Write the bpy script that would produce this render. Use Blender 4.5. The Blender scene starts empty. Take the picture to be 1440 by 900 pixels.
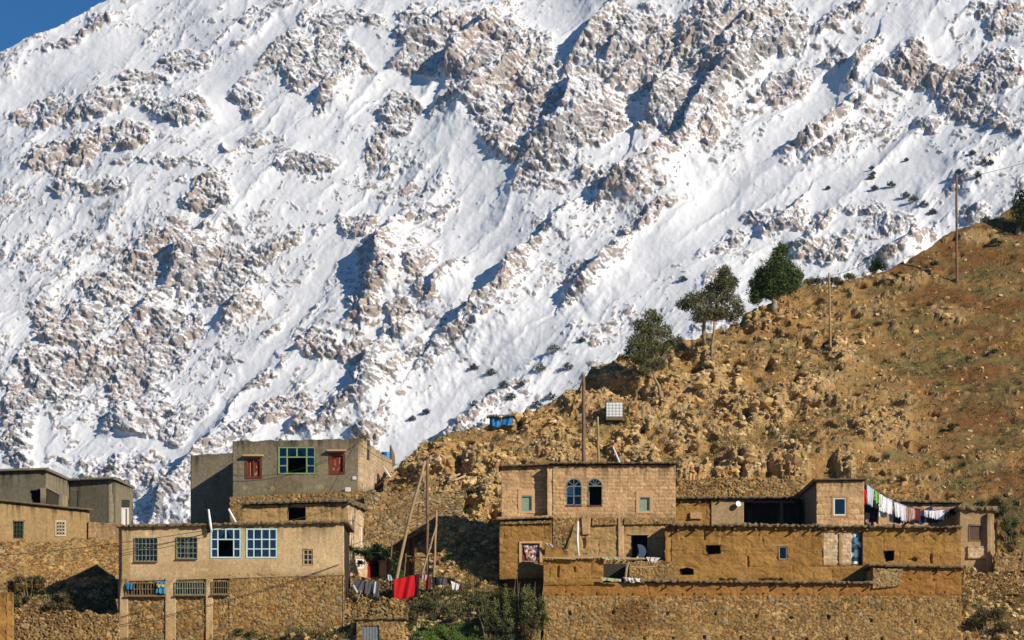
import bpy, math, random
import numpy as np
from mathutils import Vector

sc = bpy.context.scene
COL = sc.collection
# ------------------------------------------------------------------ camera, world, sun, exposure
F, HY = 3600.0, 1050.0            # focal length in photo pixels, eye-level row
cam_d = bpy.data.cameras.new('camera'); cam = bpy.data.objects.new('camera', cam_d); COL.objects.link(cam)
cam_d.sensor_width = 36; cam_d.lens = 36*F/1440; cam_d.shift_y = (HY-450)/1440
cam_d.clip_start = 1; cam_d.clip_end = 30000
cam.location = (0, 0, 0); cam.rotation_euler = (math.radians(90), 0, 0)
sc.camera = cam
SUN = Vector((1.0, -0.84, 0.66)).normalized()
w = bpy.data.worlds.new("World"); sc.world = w; w.use_nodes = True
nt = w.node_tree; bg = nt.nodes['Background']
sky = nt.nodes.new('ShaderNodeTexSky'); sky.sky_type = 'NISHITA'; sky.sun_disc = False
sky.sun_elevation = math.asin(SUN.z); sky.sun_rotation = math.atan2(SUN.x, SUN.y)
sky.altitude = 2500; sky.air_density = 1.0; sky.dust_density = 0.0; sky.ozone_density = 8.0
tint = nt.nodes.new('ShaderNodeMix'); tint.data_type = 'RGBA'; tint.blend_type = 'MULTIPLY'; tint.inputs[0].default_value = 1.0; tint.inputs[7].default_value = (.26,.76,.92,1)
nt.links.new(sky.outputs[0], tint.inputs[6]); nt.links.new(tint.outputs[2], bg.inputs[0]); bg.inputs[1].default_value = 0.075
sd = bpy.data.lights.new('sun', 'SUN'); so = bpy.data.objects.new('sun', sd); COL.objects.link(so)
sd.energy = 5.0; sd.angle = math.radians(0.5); sd.color = (1.0, 0.91, 0.77)
so.rotation_euler = (-SUN).to_track_quat('-Z', 'Y').to_euler(); so.location = (60, -50, 80)
sc.view_settings.view_transform = 'Standard'; sc.view_settings.look = 'None'
sc.view_settings.exposure = 0.19; sc.view_settings.gamma = 1; sc.view_settings.use_curve_mapping = False

# the air between the village and the mountain
def build_haze():
    me = bpy.data.meshes.new('haze'); x0,x1,y0,y1,z0,z1 = -5200,5200,-1200,6200,-23.,760.
    me.from_pydata([(x0,y0,z0),(x1,y0,z0),(x1,y1,z0),(x0,y1,z0),(x0,y0,z1),(x1,y0,z1),(x1,y1,z1),(x0,y1,z1)], [], [(0,3,2,1),(4,5,6,7),(0,1,5,4),(1,2,6,5),(2,3,7,6),(3,0,4,7)])
    m = bpy.data.materials.new('haze_air'); m.use_nodes = True; n = m.node_tree; n.nodes.remove(n.nodes['Principled BSDF'])
    v = n.nodes.new('ShaderNodeVolumePrincipled'); v.inputs['Color'].default_value = (.35,.65,1,1); v.inputs['Density'].default_value = .00006
    n.links.new(v.outputs[0], n.nodes['Material Output'].inputs['Volume']); me.materials.append(m)
    o = bpy.data.objects.new('haze', me); COL.objects.link(o); o['kind'] = 'stuff'; o['label'] = 'thin blue air between the village and the snowy mountain'; o['category'] = 'haze'
# ------------------------------------------------------------------ numeric helpers
def _h(ix, iy, seed):
    x = (ix.astype(np.int64)*374761393 + iy.astype(np.int64)*668265263 + seed*1442695041) & 0xffffffff
    x = ((x ^ (x >> 13))*1274126177) & 0xffffffff
    x = ((x ^ (x >> 16))*2246822519) & 0xffffffff
    x = x ^ (x >> 15)
    return (x & 0xffffff)/float(0xffffff)
def vn(x, y, seed=0):
    ix = np.floor(x); iy = np.floor(y); fx = x-ix; fy = y-iy
    ix = ix.astype(np.int64); iy = iy.astype(np.int64)
    fx = fx*fx*fx*(fx*(fx*6-15)+10); fy = fy*fy*fy*(fy*(fy*6-15)+10)
    a = _h(ix, iy, seed); b = _h(ix+1, iy, seed); c = _h(ix, iy+1, seed); d = _h(ix+1, iy+1, seed)
    return (a*(1-fx)+b*fx)*(1-fy)+(c*(1-fx)+d*fx)*fy      # 0..1
def fbm(x, y, n=4, seed=0, g=0.5):
    s = 0; a = 1; t = 0
    for i in range(n):
        cx, sx = math.cos(i*1.3+.4), math.sin(i*1.3+.4)
        s = s + a*(vn((x*cx-y*sx)*2**i+i*17.3, (x*sx+y*cx)*2**i-i*9.1, seed+i*7)*2-1); t += a; a *= g
    return s/t                                              # -1..1
def ridged(x, y, n=4, seed=0, g=0.5):
    s = 0; a = 1; t = 0
    for i in range(n):
        cx, sx = math.cos(i*1.1+.2), math.sin(i*1.1+.2)
        q = 1-np.abs(vn((x*cx-y*sx)*2**i+i*31.7, (x*sx+y*cx)*2**i+i*5.3, seed+i*13)*2-1)
        s = s + a*q*q; t += a; a *= g
    return s/t                                              # 0..1
def worley(x, y, seed=0, jit=0.9):
    ix = np.floor(x).astype(np.int64); iy = np.floor(y).astype(np.int64)
    f1 = np.full(x.shape, 9.0); f2 = np.full(x.shape, 9.0); cid = np.zeros(x.shape)
    dxx = np.zeros(x.shape); dyy = np.zeros(x.shape)
    for j in (-1, 0, 1):
        for i in (-1, 0, 1):
            cx = ix+i; cy = iy+j
            px = cx+.5+jit*(_h(cx, cy, seed)-.5); py = cy+.5+jit*(_h(cx, cy, seed+101)-.5)
            d = np.hypot(px-x, py-y); r = _h(cx, cy, seed+202)
            n = d < f1
            f2 = np.where(n, f1, np.minimum(f2, d)); f1 = np.where(n, d, f1); cid = np.where(n, r, cid)
            dxx = np.where(n, x-px, dxx); dyy = np.where(n, y-py, dyy)
    return f1, f2, cid, dxx, dyy
def sstep(a, b, x):
    t = np.clip((x-a)/(b-a), 0, 1); return t*t*(3-2*t)
def lerp(a, b, t): return a+(b-a)*t
def P(px, py, Y): return Vector(((px-720)/F*Y, Y, (HY-py)/F*Y))
YP, KH = 122.4, 1.43
def hillY(py): return YP/(1-KH*(HY-py)/F)

# ------------------------------------------------------------------ materials
def mat(name, col=(.5,.5,.5), rough=.9, attr=False, nscale=6.0, namp=.25, bump=.3, bscale=20.0, spec=.2, metal=0.0, bdist=.02):
    m = bpy.data.materials.new(name); m.use_nodes = True; n = m.node_tree; b = n.nodes['Principled BSDF']
    b.inputs['Roughness'].default_value = rough; b.inputs['Metallic'].default_value = metal
    b.inputs['Specular IOR Level'].default_value = spec
    tc = n.nodes.new('ShaderNodeTexCoord')
    no = n.nodes.new('ShaderNodeTexNoise'); no.inputs['Scale'].default_value = nscale; no.inputs['Detail'].default_value = 6
    no.inputs['Roughness'].default_value = .65
    n.links.new(tc.outputs['Object'], no.inputs['Vector'])
    mr = n.nodes.new('ShaderNodeMapRange'); mr.inputs[1].default_value = .3; mr.inputs[2].default_value = .7
    mr.inputs[3].default_value = 1-namp; mr.inputs[4].default_value = 1+namp
    n.links.new(no.outputs[0], mr.inputs[0])
    mx = n.nodes.new('ShaderNodeVectorMath'); mx.operation = 'SCALE'
    if attr:
        a = n.nodes.new('ShaderNodeAttribute'); a.attribute_name = 'Col'; n.links.new(a.outputs['Color'], mx.inputs[0])
    else: mx.inputs[0].default_value = col
    n.links.new(mr.outputs[0], mx.inputs['Scale']); n.links.new(mx.outputs[0], b.inputs['Base Color'])
    if bump:
        n2 = n.nodes.new('ShaderNodeTexNoise'); n2.inputs['Scale'].default_value = bscale; n2.inputs['Detail'].default_value = 5
        n.links.new(tc.outputs['Object'], n2.inputs['Vector'])
        bp = n.nodes.new('ShaderNodeBump'); bp.inputs['Strength'].default_value = bump; bp.inputs['Distance'].default_value = bdist
        n.links.new(n2.outputs[0], bp.inputs['Height']); n.links.new(bp.outputs[0], b.inputs['Normal'])
    return m
M = {}
M['masonry'] = mat('masonry', attr=True, nscale=6, namp=.24, bump=1.0, bscale=22, bdist=.04)
M['soil'] = mat('hillside_soil', attr=True, nscale=2.5, namp=.22, bump=.9, bscale=9, bdist=.08)
M['stone'] = mat('loose_stone', attr=True, nscale=7, namp=.2, bump=.6, bscale=14)
M['leaf'] = mat('foliage', attr=True, nscale=3, namp=.3, bump=0, spec=.1)
M['mud'] = mat('mud_plaster', (.38,.24,.11), nscale=3, namp=.2, bump=.6, bscale=12)
M['mud_dark'] = mat('dark_earth_roof', (.17,.125,.07), nscale=4, namp=.35, bump=1, bscale=12)
M['beige'] = mat('beige_plaster', (.52,.36,.21), nscale=1.2, namp=.1, bump=.3)
M['pinkplaster'] = mat('pink_plaster', (.56,.35,.19), nscale=2, namp=.12, bump=.5, bscale=14)
M['conc'] = mat('grey_concrete', (.2,.175,.13), nscale=1.5, namp=.2, bump=.3)
M['inside'] = mat('shaded_interior_mud', (.05,.038,.027), nscale=2, namp=.2, bump=0)  # mud darkened so the shade of the rooms sits in the colour
M['wood'] = mat('weathered_wood', (.2,.135,.075), nscale=9, namp=.35, bump=.5, bscale=30)
M['wood_light'] = mat('bleached_wood', (.42,.3,.17), nscale=9, namp=.3, bump=.5, bscale=30)
M['pole'] = mat('pole_wood', (.36,.25,.13), nscale=8, namp=.25, bump=.4, bscale=30)
M['pole_red'] = mat('reddish_pole_wood', (.21,.125,.08), nscale=8, namp=.3, bump=.4, bscale=30)
M['rust'] = mat('red_brown_paint', (.2,.04,.022), nscale=14, namp=.5, bump=.4)
M['reddoor'] = mat('red_door_paint', (.3,.03,.02), nscale=6, namp=.25, bump=.2, rough=.6)
M['blueframe'] = mat('pale_blue_paint', (.5,.68,.66), nscale=10, namp=.12, bump=.1, rough=.6)
M['greenframe'] = mat('lime_green_paint', (.24,.36,.12), nscale=10, namp=.12, bump=.1, rough=.6)
M['greypaint'] = mat('grey_green_paint', (.25,.3,.22), nscale=10, namp=.2, bump=.1, rough=.6)
M['pale'] = mat('pale_limewash', (.50,.42,.30), nscale=8, namp=.15, bump=.2)
M['white'] = mat('white_paint', (.75,.73,.68), nscale=8, namp=.08, bump=.1, rough=.6)
M['black'] = mat('black_iron', (.03,.028,.025), nscale=8, namp=.2, bump=.1, rough=.6)
M['iron'] = mat('greenish_iron', (.2,.22,.15), nscale=12, namp=.4, bump=.1, rough=.6)
M['cable'] = mat('cable_black', (.05,.045,.04), nscale=8, namp=.1, bump=0)
M['curtain'] = mat('blue_curtain', (.10,.18,.55), nscale=5, namp=.25, bump=.1, bscale=10)
M['curtainv'] = mat('lilac_curtain', (.50,.46,.64), nscale=5, namp=.3, bump=.1, bscale=10)
M['tarp'] = mat('blue_tarpaulin', (.01,.17,.45), nscale=5, namp=.25, bump=.6, bscale=6, rough=.45, spec=.5)
M['plastic'] = mat('white_plastic', (.78,.78,.74), nscale=5, namp=.06, bump=.1, rough=.5)
M['galv'] = mat('galvanised_steel', (.3,.31,.3), nscale=9, namp=.2, bump=.1, rough=.45, metal=.5)
M['sheet'] = mat('blue_grey_sheet_metal', (.17,.19,.19), nscale=7, namp=.4, bump=.3, rough=.6)
M['bark'] = mat('bark', (.3,.23,.15), nscale=7, namp=.35, bump=.8, bscale=18)
M['green'] = mat('green_paint', (.035,.05,.028), nscale=5, namp=.2, bump=.1)
def glassmat():
    m = bpy.data.materials.new('window_glass'); m.use_nodes = True; n = m.node_tree
    n.nodes.remove(n.nodes['Principled BSDF']); out = n.nodes['Material Output']
    t = n.nodes.new('ShaderNodeBsdfTransparent'); t.inputs[0].default_value = (.9,.93,.94,1)
    g = n.nodes.new('ShaderNodeBsdfGlossy'); g.inputs['Roughness'].default_value = .06
    f = n.nodes.new('ShaderNodeFresnel'); f.inputs[0].default_value = 1.5
    mx = n.nodes.new('ShaderNodeMixShader')
    n.links.new(f.outputs[0], mx.inputs[0]); n.links.new(t.outputs[0], mx.inputs[1]); n.links.new(g.outputs[0], mx.inputs[2])
    n.links.new(mx.outputs[0], out.inputs[0]); return m
M['glass'] = glassmat()
_cc = {}
def cmat(c, name='dyed_cloth'):
    k = (name,)+tuple(c)
    if k not in _cc: _cc[k] = mat(name, c, nscale=5, namp=.12, bump=.25, bscale=18, rough=.95)
    return _cc[k]
# snow and rock of the mountain: rock mask and rock tone come from the geometry, refined by noise
def mountmat():
    m = bpy.data.materials.new('snow_and_rock'); m.use_nodes = True; n = m.node_tree; b = n.nodes['Principled BSDF']
    b.inputs['Roughness'].default_value = .9; b.inputs['Specular IOR Level'].default_value = .15
    a = n.nodes.new('ShaderNodeAttribute'); a.attribute_name = 'Rock'
    c = n.nodes.new('ShaderNodeAttribute'); c.attribute_name = 'Col'
    tc = n.nodes.new('ShaderNodeTexCoord')
    no = n.nodes.new('ShaderNodeTexNoise'); no.inputs['Scale'].default_value = .8; no.inputs['Detail'].default_value = 7; no.inputs['Roughness'].default_value = .78
    n.links.new(tc.outputs['Object'], no.inputs['Vector'])
    ma = n.nodes.new('ShaderNodeMath'); ma.operation = 'MULTIPLY_ADD'; ma.inputs[1].default_value = 2.2; ma.inputs[2].default_value = -1.1
    n.links.new(no.outputs[0], ma.inputs[0])
    ad = n.nodes.new('ShaderNodeMath'); ad.operation = 'ADD'
    n.links.new(a.outputs['Fac'], ad.inputs[0]); n.links.new(ma.outputs[0], ad.inputs[1])
    mr = n.nodes.new('ShaderNodeMapRange'); mr.inputs[1].default_value = .34; mr.inputs[2].default_value = .80
    n.links.new(ad.outputs[0], mr.inputs[0])
    mx = n.nodes.new('ShaderNodeMix'); mx.data_type = 'RGBA'
    n.links.new(mr.outputs[0], mx.inputs[0]); mx.inputs[6].default_value = (.77,.775,.79,1); n.links.new(c.outputs['Color'], mx.inputs[7])
    n.links.new(mx.outputs[2], b.inputs['Base Color'])
    bp = n.nodes.new('ShaderNodeBump'); bp.inputs['Strength'].default_value = .5; bp.inputs['Distance'].default_value = .35
    n.links.new(no.outputs[0], bp.inputs['Height']); n.links.new(bp.outputs[0], b.inputs['Normal'])
    return m
M['mount'] = mountmat()

# ------------------------------------------------------------------ object helpers
ORG = {}
def link(o, parent=None):
    COL.objects.link(o)
    if parent is not None: o.parent = parent
def tag(o, label=None, cat=None, group=None, kind=None):
    if label: o['label'] = label
    if cat: o['category'] = cat
    if group: o['group'] = group
    if kind: o['kind'] = kind
    return o
def thing(name, loc, label, cat, group=None):
    o = bpy.data.objects.new(name, None); COL.objects.link(o); o.location = loc; o.empty_display_size = .3
    ORG[o.name] = Vector(loc); return tag(o, label, cat, group)
def org(parent): return ORG[parent.name] if parent is not None else None
def mesh_np(name, V, Fq, material, parent=None, col=None, attrs=None, smooth=True, origin=None):
    """V (n,3) world coordinates, Fq list/array of quads or triangles (uniform)."""
    V = np.asarray(V, dtype=np.float64); Fq = np.asarray(Fq, dtype=np.int32)
    O = org(parent) if parent is not None else (Vector(origin) if origin is not None else Vector((float(V[:,0].mean()), float(V[:,1].mean()), float(V[:,2].min()))))
    me = bpy.data.meshes.new(name)
    me.vertices.add(len(V)); me.vertices.foreach_set('co', (V-np.array(O)).astype(np.float32).ravel())
    k = Fq.shape[1]; me.loops.add(Fq.size); me.loops.foreach_set('vertex_index', Fq.ravel())
    me.polygons.add(len(Fq)); me.polygons.foreach_set('loop_start', np.arange(0, Fq.size, k, dtype=np.int32))
    me.polygons.foreach_set('use_smooth', np.full(len(Fq), smooth, dtype=bool))
    me.update(calc_edges=True)
    if col is not None:
        a = me.attributes.new('Col', 'FLOAT_COLOR', 'POINT')
        c4 = np.ones((len(V), 4), dtype=np.float32); c4[:, :3] = col; a.data.foreach_set('color', c4.ravel())
    for kx, vx in (attrs or {}).items():
        a = me.attributes.new(kx, 'FLOAT', 'POINT'); a.data.foreach_set('value', np.asarray(vx, dtype=np.float32).ravel())
    me.materials.append(material)
    o = bpy.data.objects.new(name, me); o.location = O if parent is None else (0, 0, 0)
    link(o, parent); ORG[o.name] = Vector(O); return o
def gridfaces(nv, nu):
    a = np.arange(nv*nu).reshape(nv, nu)
    return np.stack([a[:-1,:-1], a[:-1,1:], a[1:,1:], a[1:,:-1]], -1).reshape(-1, 4)

class MB:
    """collects boxes, tubes and sheets that build() links as one mesh object"""
    def __init__(s): s.v = []; s.f = []
    def add(s, vs, fs):
        b = len(s.v); s.v += [tuple(q) for q in vs]; s.f += [tuple(i+b for i in f) for f in fs]; return s
    def box(s, a, b):
        x0,y0,z0 = a; x1,y1,z1 = b
        return s.add([(x0,y0,z0),(x1,y0,z0),(x1,y1,z0),(x0,y1,z0),(x0,y0,z1),(x1,y0,z1),(x1,y1,z1),(x0,y1,z1)],
              [(0,3,2,1),(4,5,6,7),(0,1,5,4),(1,2,6,5),(2,3,7,6),(3,0,4,7)])
    def pbox(s, px0, py0, px1, py1, Y, d0=0., d1=.1):
        a = P(px0, py1, Y); b = P(px1, py0, Y); return s.box((a.x, Y+d0, a.z), (b.x, Y+d1, b.z))
    def hexa(s, c8):  # 8 corners: bottom 4 then top 4
        return s.add(c8, [(0,3,2,1),(4,5,6,7),(0,1,5,4),(1,2,6,5),(2,3,7,6),(3,0,4,7)])
    def bar(s, p, q, wd=.05, hd=None):
        p = Vector(p); q = Vector(q); hd = hd or wd; d = (q-p).normalized()
        u = d.cross(Vector((0,1,0)));
        if u.length < .1: u = d.cross(Vector((1,0,0)))
        u.normalize(); v = d.cross(u)
        c = [p+u*wd/2*i+v*hd/2*j for i,j in ((-1,-1),(1,-1),(1,1),(-1,1))]+[q+u*wd/2*i+v*hd/2*j for i,j in ((-1,-1),(1,-1),(1,1),(-1,1))]
        return s.add(c, [(0,3,2,1),(4,5,6,7),(0,1,5,4),(1,2,6,5),(2,3,7,6),(3,0,4,7)])
    def tube(s, pts, rad, n=8):
        pts = [Vector(p) for p in pts]; rad = rad if isinstance(rad, (list, tuple)) else [rad]*len(pts)
        rings = []; up = Vector((.13,.97,.2))
        for i, p in enumerate(pts):
            d = (pts[min(i+1, len(pts)-1)]-pts[max(i-1, 0)]).normalized()
            u = d.cross(up)
            if u.length < .05: u = d.cross(Vector((1,0,0)))
            u.normalize(); v = d.cross(u)
            rings.append([p+(u*math.cos(t)+v*math.sin(t))*rad[i] for t in [2*math.pi*k/n for k in range(n)]])
        vs = [q for r in rings for q in r]; fs = []
        for i in range(len(rings)-1):
            for k in range(n):
                fs.append((i*n+k, i*n+(k+1)%n, (i+1)*n+(k+1)%n, (i+1)*n+k))
        fs.append(tuple(range(n-1, -1, -1))); fs.append(tuple(range((len(rings)-1)*n, len(rings)*n)))
        return s.add(vs, fs)
    def build(s, name, material, parent=None, origin=None, smooth=False):
        O = org(parent)
        if O is None:
            if origin is None:
                a = np.array(s.v); origin = (a[:,0].mean(), a[:,1].mean(), a[:,2].min())
            O = Vector(origin)
        me = bpy.data.meshes.new(name)
        me.from_pydata([(x-O.x, y-O.y, z-O.z) for x, y, z in s.v], [], s.f); me.materials.append(material)
        if smooth:
            me.polygons.foreach_set('use_smooth', [True]*len(me.polygons))
        me.update()
        o = bpy.data.objects.new(name, me); o.location = O if parent is None else (0,0,0)
        link(o, parent); ORG[o.name] = Vector(O); return o

# ------------------------------------------------------------------ masonry reliefs
STONEPAL = np.array([(.36,.21,.070),(.30,.17,.058),(.44,.29,.12),(.24,.16,.068),(.34,.235,.105),(.45,.28,.095),(.28,.14,.045),(.31,.235,.13)])
def relief_kind(kind, U, V, seed):
    Z = np.zeros_like(U)
    def tint(base, var, s=1.0):
        return np.array(base)[None, None, :]*(1+var[..., None]*s)
    if kind.startswith('stone') or kind == 'rubble':
        sx, sy = (.17,.11) if kind == 'stone' else ((.14,.095) if kind == 'stonesmall' else (.18,.12))
        if kind == 'stonebig': sx, sy = .22, .15
        wx = U/sx+.5*fbm(U*3, V*3, 2, seed+3); wy = V/sy+.5*fbm(U*3+9, V*3, 2, seed+4)
        f1, f2, cid, dx, dy = worley(wx, wy, seed, .95)
        e = np.clip((f2-f1)/.28, 0, 1)
        g1, g2, cib, bx_, by_ = worley(wx/1.7, wy/1.6, seed+77, .95); eb = np.clip((g2-g1)/.17, 0, 1); bigm = cib > .80
        e = np.where(bigm, eb, e*np.clip(eb*1.6,0,1)); cid = np.where(bigm, (cib*7.3) % 1, cid); dx = np.where(bigm, bx_*1.5, dx); dy = np.where(bigm, by_*1.5, dy)
        a = .10 if kind == 'rubble' else .075
        h = a*np.sqrt(e)+.05*(cid-.5)*e+.03*((cid*17.3 % 1)-.5)*dx*e+.03*((cid*7.7 % 1)-.3)*dy*e+.012*fbm(U*14, V*14, 2, seed+5)
        k = (cid*8).astype(int) % 8
        c = lerp(STONEPAL[k]*(.75+.5*((cid*53.1) % 1))[..., None], np.array((.31,.19,.065))[None,None,:], .10)
        mort = np.array((.155,.085,.028)) if kind != 'rubble' else np.array((.085,.048,.018))
        c = lerp(mort[None,None,:], c, sstep(.15,.5,e)[...,None])
        c = c*(1+.30*fbm(U*.8, V*1.1, 4, seed+6))[...,None]; sm = sstep(.1,.5,fbm(U*.6+4, V*.9, 3, seed+8))*.35; c = lerp(c, np.array((.34,.215,.085))[None,None,:], sm[...,None]); h = h*(1-.5*sm)
        if kind == 'stonegrey': c = c*np.array((.98,1.08,1.3))
        return h, c
    if kind.startswith('brick'):
        bh, bw = (.19,.42)
        if kind == 'brickbig': bh, bw = (.3,.55)
        yy = V/bh+.12*fbm(U*.8, V*.8, 2, seed); row = np.floor(yy)
        xx = U/bw+.5*(row % 2)+.12*fbm(U*1.5+3, V*1.5, 2, seed+1)+.3*_h(row.astype(np.int64), row.astype(np.int64)*0, seed)
        colm = np.floor(xx); fx = xx-colm; fy = yy-row
        cid = _h(colm.astype(np.int64), row.astype(np.int64), seed+9)
        n1 = fbm(U*7, V*7, 3, seed+2)
        ex = np.minimum(fx, 1-fx)*bw; ey = np.minimum(fy, 1-fy)*bh
        e = sstep(.004, .035, np.minimum(ex*1.0, ey)+.012*n1)
        miss = sstep(.0,.35,fbm(U*.7, V*.9, 3, seed+5))*.8      # plastered over patches
        e = lerp(e, 1, miss)
        h = .026*e+.022*(cid-.5)*e+.016*n1+.012*fbm(U*16,V*16,2,seed+7)
        base = np.array((.54,.345,.175)) if kind != 'brickpale' else np.array((.60,.44,.27))
        if kind == 'brickgrey': base = np.array((.50,.37,.235))
        c = base[None,None,:]*(.86+.28*cid)[...,None]*(1+.12*n1)[...,None]
        c = lerp(c*np.array((.84,.78,.70)), c, e[...,None]); c = c*(1+.14*fbm(U*.9,V*.9,3,seed+8))[...,None]
        return h, c
    if kind.startswith('adobe'):
        lift = .78; yy = V/lift+.06*fbm(U*.9, V*.3, 2, seed)
        row = np.floor(yy); fy = yy-row
        xx = U/2.1+.37*row+.05*fbm(U*2, V*2, 2, seed+1); fx = xx-np.floor(xx)
        n1 = fbm(U*2.2, V*4, 4, seed+2); n2 = fbm(U*9, V*12, 3, seed+3)
        ey = np.minimum(fy, 1-fy)*lift; ex = np.minimum(fx, 1-fx)*2.1
        crack = 1-sstep(.0, .035, ey+.03*(n1+.3)); crack = crack*(fbm(U*1.4, V*.9, 2, seed+8) > -.1)
        cv = (1-sstep(0, .03, ex+.02*n2))*(fbm(U*.8, V*.8, 2, seed+9) > -.05)
        crk = ridged(U*.9, V*.7, 3, seed+20); ck = sstep(.86, .93, crk)*.7
        h = .05*n1+.02*n2-.07*np.maximum(np.maximum(crack, cv), ck)
        cid = _h(np.floor(xx).astype(np.int64), row.astype(np.int64), seed+4)
        base = np.array((.325,.173,.046)) if kind == 'adobe' else np.array((.30,.142,.037))
        if kind == 'adobepale': base = np.array((.39,.245,.10))
        c = base[None,None,:]*(.92+.16*cid)[...,None]*(1+.14*n1+.07*n2)[...,None]
        st = sstep(.1,.5,fbm(U*.5, V*2.4, 3, seed+12))
        c = lerp(c, c*np.array((1.14,1.16,1.2)), st[...,None])
        return h, c
    if kind.startswith('plaster') or kind.startswith('concrete'):
        n1 = fbm(U*.8, V*.8, 4, seed); n2 = fbm(U*6, V*6, 3, seed+3)
        drip = fbm(U*3.5, V*.35, 3, seed+6)
        h = .012*n1+.006*n2
        if kind == 'plaster': base = (.55,.395,.215)
        elif kind == 'plasterochre': base = (.33,.22,.10)
        elif kind == 'plasterpink': base = (.56,.345,.18)
        elif kind == 'plasterdim': base = (.40,.27,.14)
        elif kind == 'concrete': base = (.25,.205,.13)
        elif kind == 'concreteshaded': base = (.125,.112,.078)  # same concrete with the shade of sun-averted fronts in its colour
        else: base = (.26,.22,.145)
        c = np.array(base)[None,None,:]*(1+.10*n1+.05*n2)[...,None]
        c = lerp(c, c*np.array((.8,.78,.74)), (sstep(.05,.6,drip)*.6)[...,None])
        sp = sstep(.42,.5,fbm(U*2.1, V*2.1, 3, seed+15))
        c = lerp(c, c*np.array((1.15,1.15,1.15)), sp[...,None]*.5); h = h-.01*sp
        return h, c
    raise ValueError(kind)
def inpoly(x, y, poly):
    r = np.zeros(x.shape, bool); n = len(poly)
    for i in range(n):
        x0,y0 = poly[i]; x1,y1 = poly[(i+1) % n]
        if y0 == y1: continue
        c = ((y0 > y) != (y1 > y)) & (x < (x1-x0)*(y-y0)/(y1-y0)+x0)
        r ^= c
    return r
def rect(a, b, c, d): return [(a,b),(c,b),(c,d),(a,d)]
def arch(a, b, c, d):
    r = (c-a)/2; cx = (a+c)/2; cy = b+r
    return [(a,d)]+[(cx-r*math.cos(t), cy-r*math.sin(t)) for t in [math.pi*k/12 for k in range(13)]]+[(c,d)]
def relief(parent, name, TL, TR, BR, BL, kind, holes=(), pits=(), res=.042, seed=0, reveal=.28, rough_top=0., rough_side=0., label=None, amp=1., back=.0, material=None, origin=None, stain=None):
    """wall sheet through four (photo px, photo py, depth) corners, displaced as masonry, with real openings and a top and sides of some thickness"""
    c = [P(*q) for q in (TL, TR, BR, BL)]
    wd = max((c[1]-c[0]).length, (c[2]-c[3]).length); hg = max((c[0]-c[3]).length, (c[1]-c[2]).length)
    nu = max(2, int(wd/res)+1); nv = max(2, int(hg/res)+1)
    u = np.linspace(0,1,nu)[None,:]; v = np.linspace(0,1,nv)[:,None]
    A = [np.array(q) for q in c]
    pos = (A[3]*(1-v[...,None])*(1-u[...,None])+A[2]*(1-v[...,None])*u[...,None]+A[0]*v[...,None]*(1-u[...,None])+A[1]*v[...,None]*u[...,None])
    dirh = np.array(c[2]-c[3]); dirh = dirh/np.linalg.norm(dirh)
    nrm = np.array((dirh[1], -dirh[0], 0.)); nrm /= np.linalg.norm(nrm)
    if nrm[1] > .2: nrm = -nrm
    U = pos@np.array((dirh[0], dirh[1], 0.)); V = pos[...,2].copy()
    h, col = relief_kind(kind, U, V, seed)
    h = h*amp
    ppx = 720+F*pos[...,0]/pos[...,1]; ppy = HY-F*pos[...,2]/pos[...,1]
    for q in pits:
        a,b,cc,d = q[:4]; dep = q[4] if len(q) > 4 else .16
        wob = 1.2*fbm(U*5, V*5, 2, seed+31)
        k = sstep(-.5,.6,np.minimum(np.minimum(ppx+wob-a, cc-ppx-wob), np.minimum(ppy+wob-b, d-ppy-wob)))
        h = h-dep*k
    if stain is not None:
        for (sx, sy, srx, sry, scol, sa) in stain:
            dd = ((ppx-sx)/srx)**2+((ppy-sy)/sry)**2+.6*fbm(U*2.5, V*2.5, 3, seed+41)
            k = (1-sstep(.5,1.2,dd))*sa
            col = lerp(col, col*np.array(scol), k[...,None])
    if kind.startswith(('plaster','concrete','brick','adobe')):
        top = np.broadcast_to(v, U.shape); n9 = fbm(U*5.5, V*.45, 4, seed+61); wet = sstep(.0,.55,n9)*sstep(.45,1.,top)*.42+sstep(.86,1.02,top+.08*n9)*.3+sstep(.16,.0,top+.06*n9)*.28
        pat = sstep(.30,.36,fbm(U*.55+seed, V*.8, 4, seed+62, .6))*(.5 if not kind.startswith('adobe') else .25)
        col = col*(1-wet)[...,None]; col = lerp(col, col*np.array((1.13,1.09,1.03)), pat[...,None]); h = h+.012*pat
        crk2 = ridged(U*.7+3, V*.5+seed, 4, seed+63, .6); ck2 = sstep(.90,.95,crk2); col = col*(1-.4*ck2)[...,None]; h = h-.02*ck2
    if rough_top: pos[...,2] += (v**6)*rough_top*fbm(U*2.3, V*0, 4, seed+50)
    if rough_side:
        dx = rough_side*fbm(U*0, V*2.5, 3, seed+51); pos += (np.abs(u-.5)*2)[...,None]**8*(dx[...,None]*dirh)
    pos = pos+h[...,None]*nrm
    Fq = gridfaces(nv, nu)
    if holes:
        fx = (ppx[:-1,:-1]+ppx[1:,1:]+ppx[:-1,1:]+ppx[1:,:-1])/4; fy = (ppy[:-1,:-1]+ppy[1:,1:]+ppy[:-1,1:]+ppy[1:,:-1])/4
        keep = np.ones(fx.shape, bool)
        for hp in holes: keep &= ~inpoly(fx, fy, hp)
        Fq = Fq[keep.ravel()]
    Vv = pos.reshape(-1,3); Cc = col.reshape(-1,3); extraV = []; extraF = []; b0 = len(Vv); mc = Cc.mean(0)
    # rim: top, bottom and sides go back .3 m
    ring = [(nv-1, i) for i in range(nu)]+[(j, nu-1) for j in range(nv-2, -1, -1)]+[(0, i) for i in range(nu-2, -1, -1)]+[(j, 0) for j in range(1, nv-1)]
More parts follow.
